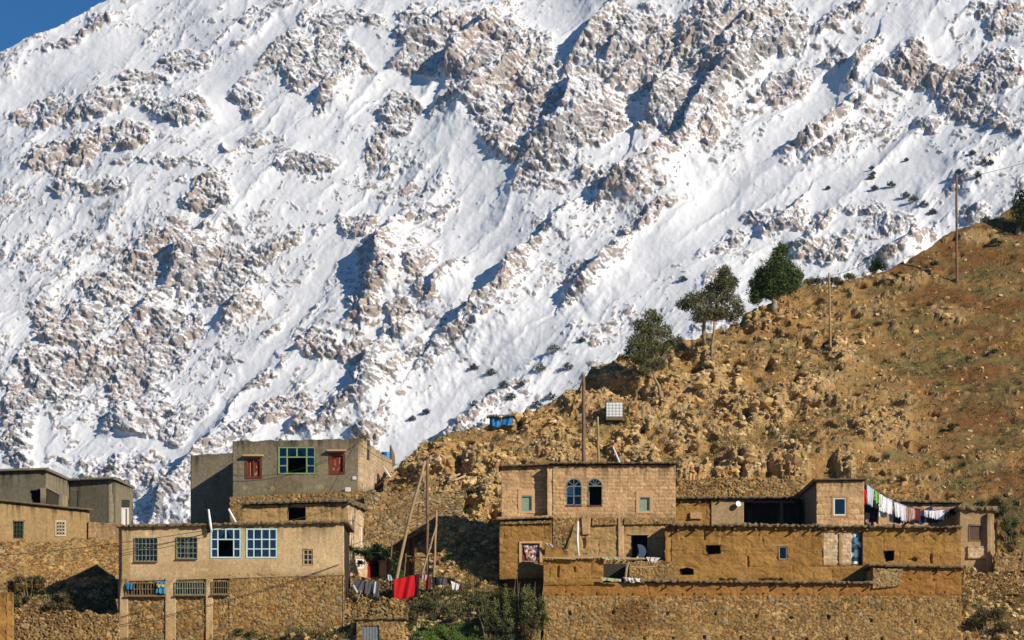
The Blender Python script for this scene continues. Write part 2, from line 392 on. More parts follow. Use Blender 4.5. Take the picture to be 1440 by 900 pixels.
    idx = np.array([j*nu+i for j, i in ring]); rv = Vv[idx]-nrm*.3; n = len(idx)
    a = idx; bb = b0+np.arange(n); rimF = np.stack([a, np.roll(a,-1), np.roll(bb,-1), bb], -1)
    Vv = np.vstack([Vv, rv]); Cc = np.vstack([Cc, Cc[idx]]); Fq = np.vstack([Fq, rimF])
    # reveals of the openings
    N0 = np.cross(A[1]-A[0], A[3]-A[0]); N0 /= np.linalg.norm(N0)
    for hp in holes:
        pts = []
        for (x, y) in hp:
            d = np.array(P(x, y, 1.0)); tt = (A[0]@N0)/(d@N0); pts.append(d*tt)
        pts = np.array(pts); nn = len(pts); b0 = len(Vv)
        Vv = np.vstack([Vv, pts+nrm*.03, pts-nrm*reveal]); Cc = np.vstack([Cc, np.repeat(mc[None,:], 2*nn, 0)])
        i0 = np.arange(nn); j0 = (i0+1) % nn
        Fq = np.vstack([Fq, np.stack([b0+i0, b0+j0, b0+nn+j0, b0+nn+i0], -1)])
    o = mesh_np(name, Vv, Fq, material or M['masonry'], parent, col=Cc, smooth=True, origin=origin)
    if label: o['label'] = label
    return o
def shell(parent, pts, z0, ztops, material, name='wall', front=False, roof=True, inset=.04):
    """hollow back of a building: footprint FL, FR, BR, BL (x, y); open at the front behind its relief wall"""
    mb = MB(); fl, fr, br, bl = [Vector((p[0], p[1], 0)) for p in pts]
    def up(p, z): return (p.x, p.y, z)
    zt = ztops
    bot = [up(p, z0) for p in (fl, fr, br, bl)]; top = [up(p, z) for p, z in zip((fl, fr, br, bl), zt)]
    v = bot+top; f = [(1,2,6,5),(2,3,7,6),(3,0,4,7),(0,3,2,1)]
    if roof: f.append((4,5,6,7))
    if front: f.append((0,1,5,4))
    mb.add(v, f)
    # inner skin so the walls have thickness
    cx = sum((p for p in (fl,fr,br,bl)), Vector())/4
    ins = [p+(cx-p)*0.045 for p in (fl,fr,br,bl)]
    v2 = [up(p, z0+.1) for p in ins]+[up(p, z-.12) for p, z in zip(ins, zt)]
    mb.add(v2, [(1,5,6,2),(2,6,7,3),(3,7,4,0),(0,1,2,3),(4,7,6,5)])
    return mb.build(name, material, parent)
def rough_slab(parent, name, pts, z0s, th, material, seed=0, jit=.03, step=.12, over=0):
    """roof slab with a wavering mud edge; pts FL, FR, BR, BL; z0s bottom heights of the same corners"""
    r = random.Random(seed); fl, fr, br, bl = [Vector((p[0], p[1], z)) for p, z in zip(pts, z0s)]
    n = max(2, int((fr-fl).length/step)); mb = MB(); rows = []
    for i in range(n+1):
        t = i/n; a = fl.lerp(fr, t); b = bl.lerp(br, t); d = (b-a).normalized()
        w1 = math.sin(i*.17+seed)*.4+math.sin(i*.45+seed*2)*.3
        jz = r.uniform(-jit, jit)+w1*jit; jy = r.uniform(-jit, jit)*1.5
        lo = Vector((0,0,r.uniform(-jit*.4, jit*.8)))
        rows.append([a+d*jy+lo, a+d*(jy-.03)+Vector((0,0,th*.5)), a+d*(jy+.06)+Vector((0,0,th+jz)), a.lerp(b,.5)+Vector((0,0,th+jit)), b+Vector((0,0,th)), b])
    vs = [q for rr in rows for q in rr]; k = 6; fs = []
    for i in range(n):
        for j in range(k):
            fs.append((i*k+j, i*k+(j+1) % k, (i+1)*k+(j+1) % k, (i+1)*k+j))
    fs.append(tuple(range(k))); fs.append(tuple(range((n+1)*k-1, n*k-1, -1)))
    mb.add(vs, fs); return mb.build(name, material, parent)
# ================================================================== MOUNTAIN
def segd(x, y, pl):
    """distance to a polyline, with the side (positive on the left / upper left) and the parameter along it"""
    best = np.full(x.shape, 1e9); side = np.zeros(x.shape); tt = np.zeros(x.shape); n = len(pl)-1
    for i in range(n):
        (x0,y0),(x1,y1) = pl[i], pl[i+1]; dx, dy = x1-x0, y1-y0; L2 = dx*dx+dy*dy
        t = np.clip(((x-x0)*dx+(y-y0)*dy)/L2, 0, 1); d = np.hypot(x-x0-t*dx, y-y0-t*dy)
        s = np.sign((x-x0)*dy-(y-y0)*dx); m = d < best
        best = np.where(m, d, best); side = np.where(m, s, side); tt = np.where(m, (i+t)/n, tt)
    return best, side, tt
ROCKB = [(100,40,70,9,-28,.6),(60,150,70,25,0,.5),(150,140,70,18,-12,.8),(250,75,35,20,0,.85),(195,105,40,15,0,.8),(90,215,60,25,-10,.95),(170,190,50,20,0,.85),
(260,150,55,20,0,.8),(335,145,25,20,0,.9),(390,60,50,30,0,.8),(425,90,30,30,0,.95),(460,75,20,40,0,.8),(340,200,30,10,-10,.7),(430,225,42,16,-5,.8),(290,270,35,26,0,.8),
(145,260,35,12,0,.6),(90,255,30,15,0,.5),(230,230,60,8,0,.5),(470,20,60,22,0,.6),(345,15,40,9,0,.5),(500,75,40,25,0,.75),(610,30,60,35,0,.95),(600,80,55,25,0,.95),
(560,145,38,28,0,.7),(700,80,85,60,0,1.),(720,130,62,58,0,1.),(690,190,40,40,0,.95),(760,200,50,40,0,.85),(830,150,48,50,0,1.),(780,180,40,30,0,.9),(900,70,60,60,0,.95),
(940,140,40,40,0,.9),(860,250,50,20,0,.8),(740,255,55,18,0,.6),(560,170,55,14,-35,.6),(540,220,40,22,0,.45),(600,285,25,12,0,.8),(500,305,40,20,0,.6),(1010,60,70,60,0,1.),
(990,130,40,40,0,.85),(1090,40,60,38,0,.8),(1180,20,60,10,-30,.7),(1100,115,45,15,-15,.7),(1000,180,15,25,0,1.),(1195,85,34,20,0,1.),(1190,130,28,15,0,.8),(1260,70,55,28,0,.9),
(1300,90,40,25,0,.95),(1340,110,40,36,0,1.),(1400,90,40,30,0,.95),(1370,130,30,32,0,.95),(1402,162,44,11,38,1.),(1410,20,35,25,0,.95),(1170,190,60,9,-30,.6),(1100,210,40,9,-30,.5),
(1300,160,20,12,0,.8),(1210,280,40,18,0,.7),(1130,295,48,18,0,.85),(1080,300,38,18,0,.85),(1370,290,20,14,0,.8),(1250,300,38,18,0,.7),(1150,340,48,22,0,.85),
(220,350,60,28,-20,.95),(295,378,58,36,-25,1.),(350,350,45,14,-20,.8),(380,335,55,12,-20,.7),(150,400,40,22,0,.85),(90,450,48,34,0,.9),(130,500,58,28,-15,.95),(60,520,48,38,0,.85),
(240,450,38,28,0,.8),(200,490,50,38,0,.95),(180,560,48,58,0,1.),(18,580,26,62,0,1.),(230,600,30,28,0,.95),(330,410,25,18,0,.95),(370,460,15,11,0,1.),(400,440,40,14,-25,.8),
(345,520,30,18,0,.7),(440,475,30,24,0,.8),(390,570,48,20,-20,.8),(60,430,30,18,0,.6),(520,360,30,40,0,1.),(505,420,30,18,0,.9),(590,370,24,38,0,.8),(560,430,25,18,0,.7),
(690,390,36,22,-35,.8),(720,355,28,18,0,.7),(820,380,28,18,0,.85),(850,395,24,14,0,.8),(800,450,18,9,0,.7),(500,480,48,14,0,.85),(550,450,28,14,0,.7),(510,520,28,22,0,.85),
(700,540,38,13,-25,.7),(720,500,28,9,0,.7),(528,598,36,14,0,.95),(160,660,55,26,0,.85),(30,640,20,30,0,.95),(230,680,24,28,0,.85),(110,640,30,10,0,.5),(640,60,40,50,0,.9),
(660,610,50,16,-30,.8),(590,640,40,18,-30,.8),(330,600,50,14,-30,.6),(1020,330,34,12,-20,.7),(910,300,60,10,-30,.6),(990,350,30,10,-20,.6)]
SMOOTH = [([(1250,40),(1130,170),(1000,300),(900,370)],26),([(960,330),(800,430),(700,500),(600,580),(520,650)],24),([(610,170),(680,240),(692,330),(640,380)],32),([(170,50),(60,90),(0,120)],22),
([(380,40),(300,120),(330,190)],16),([(1150,260),(1300,230)],30),([(1310,20),(1330,70)],16),([(500,40),(540,90),(600,120)],14),([(700,570),(640,600)],10),([(300,560),(250,630),(180,610),(100,600)],8),
([(460,330),(420,420),(330,520)],12),([(60,590),(50,640)],10)]
CREST = [([(568,290),(536,335),(512,405)],13,30,6),([(748,335),(705,383),(664,425),(612,482)],12,34,6),([(650,448),(566,500),(506,543),(436,590)],11,32,6),([(530,455),(508,510),(478,560)],8,22,5),
([(664,30),(642,70),(628,100)],9,26,6),([(690,95),(655,125),(612,143)],9,24,6),([(862,0),(836,42),(800,86)],11,30,6),([(836,88),(806,120),(786,165),(742,215)],13,34,6),([(942,88),(926,128),(902,168)],12,28,6),
([(942,200),(905,232),(850,268)],11,26,6),([(1222,55),(1192,98)],9,22,6),([(1194,128),(1158,162),(1106,196)],9,22,5),([(1092,0),(1030,48),(988,78)],11,30,6),([(1044,58),(996,120),(964,180),(930,212)],11,30,6),
([(870,342),(836,380),(796,420)],8,22,5),([(726,528),(660,584),(604,628)],11,26,6),([(276,318),(250,350),(228,385)],8,22,5),([(222,398),(196,430),(172,450)],8,22,5),([(306,590),(262,655),(214,728)],10,26,6),
([(172,560),(140,592)],6,18,5),([(352,380),(318,420),(300,440)],6,18,5),([(700,0),(672,40)],8,24,6),([(580,430),(540,470)],6,20,5),([(1120,270),(1070,315)],6,20,5),([(1300,310),(1230,350)],7,24,5),
([(470,90),(440,140)],5,18,5),([(440,560),(400,600)],6,18,5),([(640,360),(600,400)],6,18,5),([(800,280),(770,310)],5,16,5),([(130,180),(100,215)],5,16,5),([(1400,210),(1340,250)],5,16,6)]
def build_mountain():
    cols = np.concatenate([np.linspace(-700,-40,60)[:-1], np.arange(-40,1480,1.3), np.linspace(1480,2200,60)[1:]])
    crest = np.interp(cols, [-700,-300,0,60,120,200,300,600,1000,2200], [415,205,58,32,-1,-42,-80,-150,-200,-330])
    crest = crest+3.0*fbm(cols/40, cols*0, 4, 5)+1.2*fbm(cols/7, cols*0, 3, 6)
    nr = 640; dense = np.linspace(0, 1, nr)
    low = np.array([1130.,1000,900,820])[:,None]*np.ones(len(cols))[None,:]
    rows = 770+(np.maximum(crest,-60)[None,:]-770)*dense[:,None]
    upr = np.stack([lerp(np.maximum(crest,-60), crest, t) for t in np.linspace(.06,1,12)])
    upr = np.where(crest[None,:] < -60, upr, crest[None,:]-np.linspace(.01,.1,12)[:,None])
    PY = np.vstack([low, rows, upr]); PX = np.broadcast_to(cols[None,:], PY.shape).copy()
    x, y = PX, PY
    wx = x+10*fbm(x/45, y/45, 3, 11)+3*fbm(x/9, y/9, 2, 12); wy = y+10*fbm(x/45+7, y/45, 3, 13)+3*fbm(x/9, y/9+5, 2, 14)
    R = .25+.26*fbm(x/60, y/50, 4, 15)+.10*sstep(1000,200,x)*sstep(250,420,y)
    for cx, cy, rx, ry, ang, val in ROCKB:
        x0, x1, y0, y1 = cx-rx*2.2, cx+rx*2.2, cy-rx*2.2, cy+rx*2.2
        m = (x > x0) & (x < x1) & (y > min(y0, cy-ry*2.2)) & (y < max(y1, cy+ry*2.2))
        a = math.radians(ang); dx = wx[m]-cx; dy = wy[m]-cy
        q = ((dx*math.cos(a)+dy*math.sin(a))/rx)**2+((-dx*math.sin(a)+dy*math.cos(a))/ry)**2
        q = q+.75*fbm(x[m]/13, y[m]/10, 4, 16, .6)
        R[m] = np.maximum(R[m], val*(1-sstep(.2,1.5,q))+.16*(1-sstep(1,2.8,q)))
    for pl, wd in SMOOTH:
        d, s, t = segd(wx, wy, pl); R = R*(1-.93*(1-sstep(wd*.6, wd*1.5, d)))
    for pl, H, wr, wl in CREST:
        xs = [p[0] for p in pl]; ys = [p[1] for p in pl]
        m = (x > min(xs)-70) & (x < max(xs)+70) & (y > min(ys)-70) & (y < max(ys)+70)
        d, s, t = segd(wx[m], wy[m], pl); R[m] = np.maximum(R[m], np.where(s > 0, .85*np.exp(-(d/(wr*.75))**2), .5*np.exp(-(d/wl)**2))+.2*fbm(x[m]/9,y[m]/9,3,18)-.05)
    R = R*(.50+.85*ridged((wx*.743-wy*.669)/150, (wx*.669+wy*.743)/19, 4, 17, .6))
    R = np.clip(R, 0, 1)
    ca, sa = math.cos(math.radians(-42)), math.sin(math.radians(-42))
    al = wx*ca+wy*sa; ac = -wx*sa+wy*ca                           # along and across the diagonal grain
    h = 34*fbm(x/330, y/260, 3, 21)
    rg = ridged(al/230, ac/58, 5, 22, .55); h += 24*lerp(ridged(al/230, ac/58, 2, 22, .4), rg, np.clip(R*1.4,0,1))*(.35+.65*R)
    h += 6*ridged(al/90, ac/22, 3, 29, .5)*(.16+.75*R)
    # crags: blocky rock built from several scales of broken cells
    f1, f2, cid, dx, dy = worley(al/24, ac/15, 23); e = np.clip((f2-f1)*2.2, 0, 1)
    c1 = (cid*8+2.2*np.minimum(e*2,1)+11*dx*(cid-.35)+9*dy*(((cid*13.7)%1)-.5))
    f1, f2, cid2, dx2, dy2 = worley(wx/9+.1*c1, wy/7, 24); e2 = np.clip((f2-f1)*2.4, 0, 1)
    c2 = (cid2*4.2+1.2*np.minimum(e2*2,1)+6.5*dx2*(cid2-.35)+5.5*dy2*(((cid2*17.1)%1)-.5))
    f1, f2, cid3, dx3, dy3 = worley(wx/3.9, wy/3.3, 25); e3 = np.clip((f2-f1)*2.2, 0, 1)
    c3 = (cid3*2.0+.6*np.minimum(e3*2,1)+2.6*dx3*(cid3-.4)+2.2*dy3*(((cid3*19.3)%1)-.5))
    Rk = sstep(.2,.7,R)
    h += Rk*(-5.5+c1*.42+c2*.8+c3*1.05+9.0*(ridged(wx/40, wy/30, 7, 26, .62)-.4)+3.5*(ridged((wx*.94-wy*.34)/50, (wx*.34+wy*.94)/7, 3, 38, .5)-.4))
    # scattered stones standing out of the snow
    sp = (cid3 > 1-.42*sstep(.1,.6,R+.2*fbm(x/25,y/25,2,27)))*(1-Rk)
    h += sp*1.2*e3
    sp2 = (cid2 > 1-.22*sstep(.12,.5,R+.25*fbm(x/40,y/40,2,28)))*(1-Rk); h += sp2*2.0*np.sqrt(e2)
    for pl, H, wr, wl in CREST:
        xs = [p[0] for p in pl]; ys = [p[1] for p in pl]
        m = (x > min(xs)-110) & (x < max(xs)+110) & (y > min(ys)-110) & (y < max(ys)+110)
        wxx = wx[m]+4*fbm(x[m]/14, y[m]/14, 3, 33); wyy = wy[m]+4*fbm(x[m]/14+5, y[m]/14, 3, 34)
        d, s, t = segd(wxx, wyy, pl); prof = np.sin(np.pi*np.clip(t,.04,.96))**.6
        left = s < 0
        k = np.where(left, np.exp(-(d/(wl*.8))**2), np.exp(-(d/(wr*1.5))**1.4))
        h[m] += H*2.9*prof*k
    h += .9*fbm(x/26, y/18, 4, 35)+.35*fbm(x/5, y/4, 2, 36)
    dhy = np.gradient(h, axis=0)/np.minimum(-.2, np.gradient(PY, axis=0)); dhx = np.gradient(h, axis=1)/np.gradient(PX, axis=1)
    face = -dhy                                                   # > 0: falls away downwards, a face the snow slides off
    rock = -.06+.44*Rk*(.35+.65*sstep(.15,.9,R))+.16*sstep(.1,.5,R)+.36*np.clip(face,-1.1,1.2)+.06*np.clip(dhx,-1.2,1.5)+.50*fbm(wx/9, wy/5.5, 6, 37, .72)
    rock = np.where((sp > 0) & (e3 > .25), .75+.3*face, rock); rock = np.where((sp2 > 0) & (e2 > .15), np.maximum(rock, .62+.35*face), rock)
    rock = np.where(R < .04, -.3, rock)
    t = (HY-PY)/F; Y = 900/(1-1.19*t+.38*(PX-720)/F)
    s = (PX-720)/F; X = s*Y; Z = t*Y
    n = np.array((-.38,-1.,1.19)); n = np.array((-.28,-1.,.28)); n /= np.linalg.norm(n); un = Y*.00028/1.0
    fade = np.ones_like(h)
    hm = (h-20)*un
    pos = np.stack([X+n[0]*hm, Y+n[1]*hm, Z+n[2]*hm], -1)
    # far side: a few rows running down behind the crest
    back = []
    for k in range(1, 8):
        b = pos[-1].copy(); b[:,1] += 60*k; b[:,2] -= 45*k; back.append(b)
    pos = np.concatenate([pos, np.array(back)], 0); nb = len(back)
    rockf = np.concatenate([rock]+[rock[-1:]]*nb, 0)
    tone = fbm(wx/50, wy/50, 3, 40); t2 = fbm(wx/7, wy/7, 3, 41)
    ca_ = np.array((.34,.27,.225)); cb = np.array((.27,.245,.235)); cc = np.array((.35,.26,.20))
    col = lerp(ca_, cb, sstep(-.3,.4,tone)[...,None]); col = lerp(col, cc, (sstep(.2,.6,t2)*.5)[...,None])
    col = col*(1+.25*t2)[...,None]; col = np.concatenate([col]+[col[-1:]]*nb, 0)
    o = mesh_np('mountain', pos.reshape(-1,3), gridfaces(*pos.shape[:2]), M['mount'], col=col.reshape(-1,3), attrs={'Rock': rockf}, origin=(0,1000,-22))
    tag(o, kind='structure')
    return cols, PY, pos
MC, MPY, MPOS = build_mountain()
def mount_point(px, py):
    j = int(np.argmin(np.abs(MC-px))); i = int(np.argmin(np.abs(MPY[:,j]-py))); return Vector(MPOS[i, j])

# ================================================================== HILLSIDE
SIL = [(-700,748),(-200,745),(60,742),(190,745),(300,735),(500,700),(553,655),(575,638),(600,622),(640,606),(690,596),(735,580),(770,563),(812,545),(832,515),(870,503),(905,490),(940,473),(985,468),(1010,452),
(1045,440),(1075,430),(1110,402),(1135,396),(1180,392),(1215,385),(1250,376),(1265,366),(1300,352),(1340,322),(1365,314),(1400,299),(1425,285),(1470,262),(1600,200),(2300,-40)]
# outcrops of bare rock: photo position, radii, relief in metres
OUT = [(625,640,45,24,1.1),(660,650,30,26,1.0),(720,585,40,14,.6),(590,660,25,20,.6),(830,560,50,28,.9),(870,530,40,22,1.0),(940,545,40,30,.8),(930,580,50,28,.6),(760,600,40,14,.5),(1000,540,60,30,.5),
(1070,575,50,24,.9),(1030,590,40,20,.6),(1110,560,45,20,.7),(1050,645,30,26,1.0),(1110,650,35,24,1.0),(970,660,40,20,.9),(1190,655,16,24,.9),(990,490,30,18,.5),(1075,440,40,18,.7),(1180,490,20,22,.6),
(880,620,30,22,.7),(960,610,30,26,.5),(740,560,24,12,.6),(650,700,40,36,.9),(690,690,24,30,.9),(700,650,30,22,.6),(640,740,30,20,.5),(1270,390,50,10,.4),(1330,440,40,14,.3),(1380,330,40,16,.4),
(800,620,50,20,.4),(1400,640,40,16,.3),(1240,600,50,30,.35),(930,500,26,16,.7),(975,600,14,20,.7),(1145,540,30,14,.5),(905,640,24,18,.7),(615,700,26,22,.4),(1020,660,20,20,.7)]
# level pads cut into the slope: px0, px1, Y0, Y1, z at Y0, rise per metre
CUTS = [(-800,169,126,152,6.80,.20),(160,492,130.0,155,5.55,.0),(484,537,134.3,145,9.0,.0),(536,582,134.3,141.9,8.9,.02),(580,604,134.3,141.0,9.0,.33),(702,762,134.1,137.5,7.6,.0),(760,955,130.8,137.5,5.0,.0),
(945,1352,130.8,141,5.0,.0),(945,1218,140.9,143.45,11.3,.0),(1215,1352,140.9,142.0,11.3,.0),(1345,1402,136.2,140.6,8.9,.0),(755,1360,124,130.95,4.4,.0),(484,700,128,134.3,5.9,.42)]
def hill_far(py): return hillY(py)
def build_hill():
    cols = np.concatenate([np.linspace(-700,-20,50)[:-1], np.arange(-20,540,1.9), np.arange(540,1470,1.15), np.arange(1472,1960,3.0), np.linspace(1964,2300,24)])
    xs, ys = zip(*SIL); crest = np.interp(cols, xs, ys)
    crest = crest+2.2*fbm(cols/22, cols*0, 4, 51)+1.0*fbm(cols/6, cols*0, 2, 52)
    nr = 440; v = np.linspace(0,1,nr)
    PY = 985+(crest[None,:]-985)*v[:,None]; PX = np.broadcast_to(cols[None,:], PY.shape).copy()
    x, y = PX, PY
    Y = hillY(PY); X = (PX-720)/F*Y; Z = (HY-PY)/F*Y
    mx = X; my = (Y-YP)*1.22
    wx = x+8*fbm(x/40,y/30,3,61); wy = y+6*fbm(x/40+3,y/30,3,62)
    O = np.zeros_like(x)
    for cx, cy, rx, ry, H in OUT:
        q = ((wx-cx)/rx)**2+((wy-cy)/ry)**2; O = np.maximum(O, .75*H*(1-sstep(.25,1.25,q+.5*fbm(x/14,y/12,3,60))))
    right = sstep(1180,1330, x-.35*(y-450))                      # smoother red-brown slope at the right
    g = .55*fbm(mx/7, my/7, 3, 63)+.3*fbm(mx/2.2, my/2.2, 3, 64)
    f1,f2,cid,dx,dy = worley(mx/1.5+.5*fbm(mx,my,2,65), my/1.3+.5*fbm(mx,my+4,2,66), 67); e = np.clip((f2-f1)*2.2,0,1)
    b1 = cid*.9+.32*np.minimum(e*2.5,1)+1.5*dx*(cid-.45)+1.2*dy*(((cid*13.7)%1)-.5)
    f1,f2,cid2,dx2,dy2 = worley(mx/.5+.4*fbm(mx*2,my*2,2,68), my/.42, 69); e2 = np.clip((f2-f1)*2.4,0,1)
    b2 = cid2*.9+.3*np.minimum(e2*2.5,1)+1.5*dx2*(cid2-.45)+1.3*dy2*(((cid2*17.7)%1)-.5)
    rough = (.22+.78*sstep(.0,.45,fbm(mx/4.5,my/4.5,3,70)))*(1-.72*right)
    g += O*(.25+.42*b1+.34*b2+.5*(ridged(mx/1.3, my/1.6, 5, 71, .6)-.35))
    g += rough*(.12*b1+.14*b2)*.9
    stn = (cid2 > .82+.12*right)*np.minimum(e2*2,1)*(.2+.2*cid)*.5*(1+1.6*dx2); g += stn*(1-np.clip(O,0,1))
    g += .045*fbm(mx*4, my*4, 3, 72)
    n = np.array((0,-1.,.55)); n /= np.linalg.norm(n)
    edge = sstep(0,.06,v)[:,None]
    g += .5*np.abs(fbm(mx/.9, my/.9, 3, 77))*np.clip(O+rough*.3,0,1)
    for hx, hy, hr, hh in ((1080,513,7,5),(1028,526,7,4),(1003,538,4,4),(1112,531,5,3),(1051,577,5,5),(1130,571,22,2.5),(1045,553,3,5),(975,478,8,5),(960,492,9,4),(975,512,8,6),(645,640,9,14),(650,660,12,8),(1040,512,8,3),
                           (905,600,6,4),(760,600,12,3),(735,590,5,8),(1000,625,5,7),(850,545,40,6),(655,700,14,20),(690,720,10,12),(1100,470,18,2.5),(1140,480,10,2.5),(1165,475,5,5),(925,540,6,5),(1040,655,4,12),(1010,690,4,3),(1395,700,10,5)):
        g -= 1.5*np.exp(-((wx-hx)/hr)**2-((wy-hy)/hh)**2)
    f1,f2,cid3,_a,_b = worley(mx/1.1+7, my/.8, 93); g -= .55*(cid3 > .86)*sstep(.5,.15,f1)*(1-.5*right)
    g = (g-.35)*edge
    g += .9*np.exp(-((x-455)/70)**2-((y-900)/22)**2)
    Y2 = Y+n[1]*g; Z2 = Z+n[2]*g; X2 = X
    zc = Z2.copy(); cut = np.zeros_like(x)
    for a,b,ya,yb,z0,sl in CUTS:
        wob = .12*fbm(mx*1.5, my*1.5, 3, 73)
        cap = z0+sl*(Y2-ya)+wob
        wgt = np.where((PX > a) & (PX < b) & (Y2 > ya) & (Y2 < yb), 1, 0)
        m = (wgt > 0) & (zc > cap); zc = np.where(m, cap, zc); cut = np.maximum(cut, m)
    Z2 = zc
    pos = np.stack([X2, Y2, Z2], -1)
    back = []; L = pos[-1]
    for k in range(1, 26):
        b = L.copy(); b[:,1] += .8*k*(1+k*.08)
        drop = np.where(cols < 560, .0, .30)*k*(1+k*.08)+.25*fbm(cols/20, cols*0+k*.3, 3, 75)*min(1,k/4)-0
        b[:,2] -= np.maximum(drop, 0.02*k); back.append(b)
    for k in range(1, 5):
        b = back[24].copy(); b[:,1] += 30*k; b[:,2] -= 16*k; back.append(b)
    frontr = []
    for k in range(6, 0, -1):
        b = pos[0].copy(); b[:,1] -= 5.0*k; b[:,2] -= 4.2*k; frontr.append(b)
    # colours of the ground itself
    soil = np.array((.31,.178,.062)); red = np.array((.175,.083,.026)); rockc = np.array((.44,.295,.13)); rock2 = np.array((.32,.23,.12)); rust = np.array((.38,.19,.06))
    n1 = fbm(mx/3, my/3, 4, 81); n2 = fbm(mx/.8, my/.8, 3, 82)
    col = soil*(1+.16*n1+.14*n2)[...,None]
    col = lerp(col, red*(1+.2*n2)[...,None], (right*sstep(-.5,.35,n1+.3))[...,None])
    rk = np.clip(sstep(.05,.4,O)+.8*(stn > .03)+.7*sstep(.3,.8,rough)*sstep(.45,.6,cid2),0,1)
    rc = lerp(rockc, rock2, cid2[...,None]); rc = lerp(rc, rust, (sstep(.15,.5,fbm(mx/1.2,my/2.5,3,83))*.6)[...,None])
    col = lerp(col, rc*(.8+.4*((cid*37) % 1))[...,None], (rk*.9)[...,None])
    gr = fbm(mx/2.6, my/1.3, 4, 84)+.35*n2+.22*right; grass = sstep(.05,.35,gr)*(1-rk*.8)
    col = lerp(col, np.array((.18,.145,.055))*(1+.3*n2)[...,None], (grass*.45)[...,None])
    gg = sstep(.35,.6,gr+.25*fbm(mx/.9,my/.7,2,85))*(1-rk); col = lerp(col, np.array((.095,.10,.035)), (gg*.35)[...,None])
    low = sstep(790,850,y)*(1-sstep(770,800,x))*sstep(430,520,x); col = lerp(col, np.array((.13,.11,.05))*(1+.4*n2)[...,None], (low*.55)[...,None])
    green = sstep(872,886,y+6*n1)*sstep(560,600,x)*(1-sstep(660,720,x)); col = lerp(col, np.array((.085,.13,.03)), green[...,None])
    allp = np.concatenate([np.array(frontr), pos, np.array(back)], 0)
    allc = np.concatenate([col[:1]]*6+[col]+[col[-1:]]*len(back), 0)
    o = mesh_np('hillside', allp.reshape(-1,3), gridfaces(*allp.shape[:2]), M['soil'], col=allc.reshape(-1,3), origin=(0,130,0))
    tag(o, kind='structure')
    return cols, PY, pos, col, right, O, cut
HC, HPY, HPOS, HCOL, HRIGHT, HO, HCUT = build_hill()
# nearest terrain point that the camera column (px) crosses at photo row py
def hill_point(px, py):
    j = int(np.argmin(np.abs(HC-px))); p = HPOS[:,j]; r = HY-F*p[:,2]/p[:,1]
    ok = np.where(r <= py)[0]; i = int(ok[0]) if len(ok) else len(p)-1
    return Vector(p[i])
def ground_z(px, Y):
    j = int(np.argmin(np.abs(HC-px))); p = HPOS[:,j]; return float(np.interp(Y, p[:,1], p[:,2]))
gm = mat('valley_ground', (.30,.2,.09), nscale=.05, namp=.3, bump=.5, bscale=1)
g = MB(); g.add([(-5000,-1000,-22),(5000,-1000,-22),(5000,6000,-22),(-5000,6000,-22)], [(0,1,2,3)]).build('ground', gm, origin=(0,0,-22)); tag(bpy.data.objects['ground'], kind='structure')

# ------------------------------------------------------------------ loose stones, grass, foliage
ICO_V = []; 
_t = (1+5**.5)/2
for a_,b_ in ((-1,_t),(1,_t),(-1,-_t),(1,-_t)): ICO_V.append((a_,b_,0))
for a_,b_ in ((-1,_t),(1,_t),(-1,-_t),(1,-_t)): ICO_V.append((0,a_,b_))
for a_,b_ in ((-1,_t),(1,_t),(-1,-_t),(1,-_t)): ICO_V.append((b_,0,a_))
ICO_V = np.array(ICO_V)/math.hypot(1,_t)
ICO_F = np.array([(0,11,5),(0,5,1),(0,1,7),(0,7,10),(0,10,11),(1,5,9),(5,11,4),(11,10,2),(10,7,6),(7,1,8),(3,9,4),(3,4,2),(3,2,6),(3,6,8),(3,8,9),(4,9,5),(2,4,11),(6,2,10),(8,6,7),(9,8,1)])
def stones(name, centres, sizes, rng, pal=STONEPAL, flat=.7, parent=None):
    n = len(centres); V = np.repeat(ICO_V[None], n, 0)*(1+rng.uniform(-.33,.33,(n,12,1)))
    sc_ = sizes[:,None,None]*np.stack([rng.uniform(.7,1.3,n), rng.uniform(.6,1.1,n), rng.uniform(.5,1.,n)*flat*1.2], -1)[:,None,:]
    V = V*sc_; a = rng.uniform(0,6.28,n); ca, sa = np.cos(a)[:,None], np.sin(a)[:,None]
    b = rng.uniform(-.5,.5,n); cb, sb = np.cos(b)[:,None], np.sin(b)[:,None]
    x, z = V[...,0]*cb-V[...,2]*sb, V[...,0]*sb+V[...,2]*cb; V[...,0], V[...,2] = x, z
    x, y = V[...,0]*ca-V[...,1]*sa, V[...,0]*sa+V[...,1]*ca; V[...,0], V[...,1] = x, y
    V = V+centres[:,None,:]
    Fq = (ICO_F[None]+12*np.arange(n)[:,None,None]).reshape(-1,3)
    c = pal[rng.integers(0, len(pal), n)]*rng.uniform(.8,1.3,(n,1)); c = np.repeat(c[:,None,:], 12, 1).reshape(-1,3)
    return mesh_np(name, V.reshape(-1,3), Fq, M['stone'], parent, col=c, smooth=False)
rng = np.random.default_rng(7)
def hillsamples(n, dens):
    out = []
    H, W = HPY.shape
    while len(out) < n:
        i = rng.integers(30, H-1, 4000); j = rng.integers(0, W-1, 4000)
        px = HC[j]; py = HPY[i, j]
        k = (px > -20) & (px < 1800) & (HCUT[i,j] < .5) & (rng.random(4000) < dens(px, py, i, j))
        out += list(zip(i[k], j[k]))
    return np.array(out[:n])
def d1(px, py, i, j): return (.25+.75*(HO[i,j] > .1))*(1-.7*HRIGHT[i,j])
ij = hillsamples(18500, d1); c_ = HPOS[ij[:,0], ij[:,1]]
sz = .03+.12*rng.random(len(c_))**3.0+.05*(rng.random(len(c_)) > .93)*4*rng.random(len(c_))
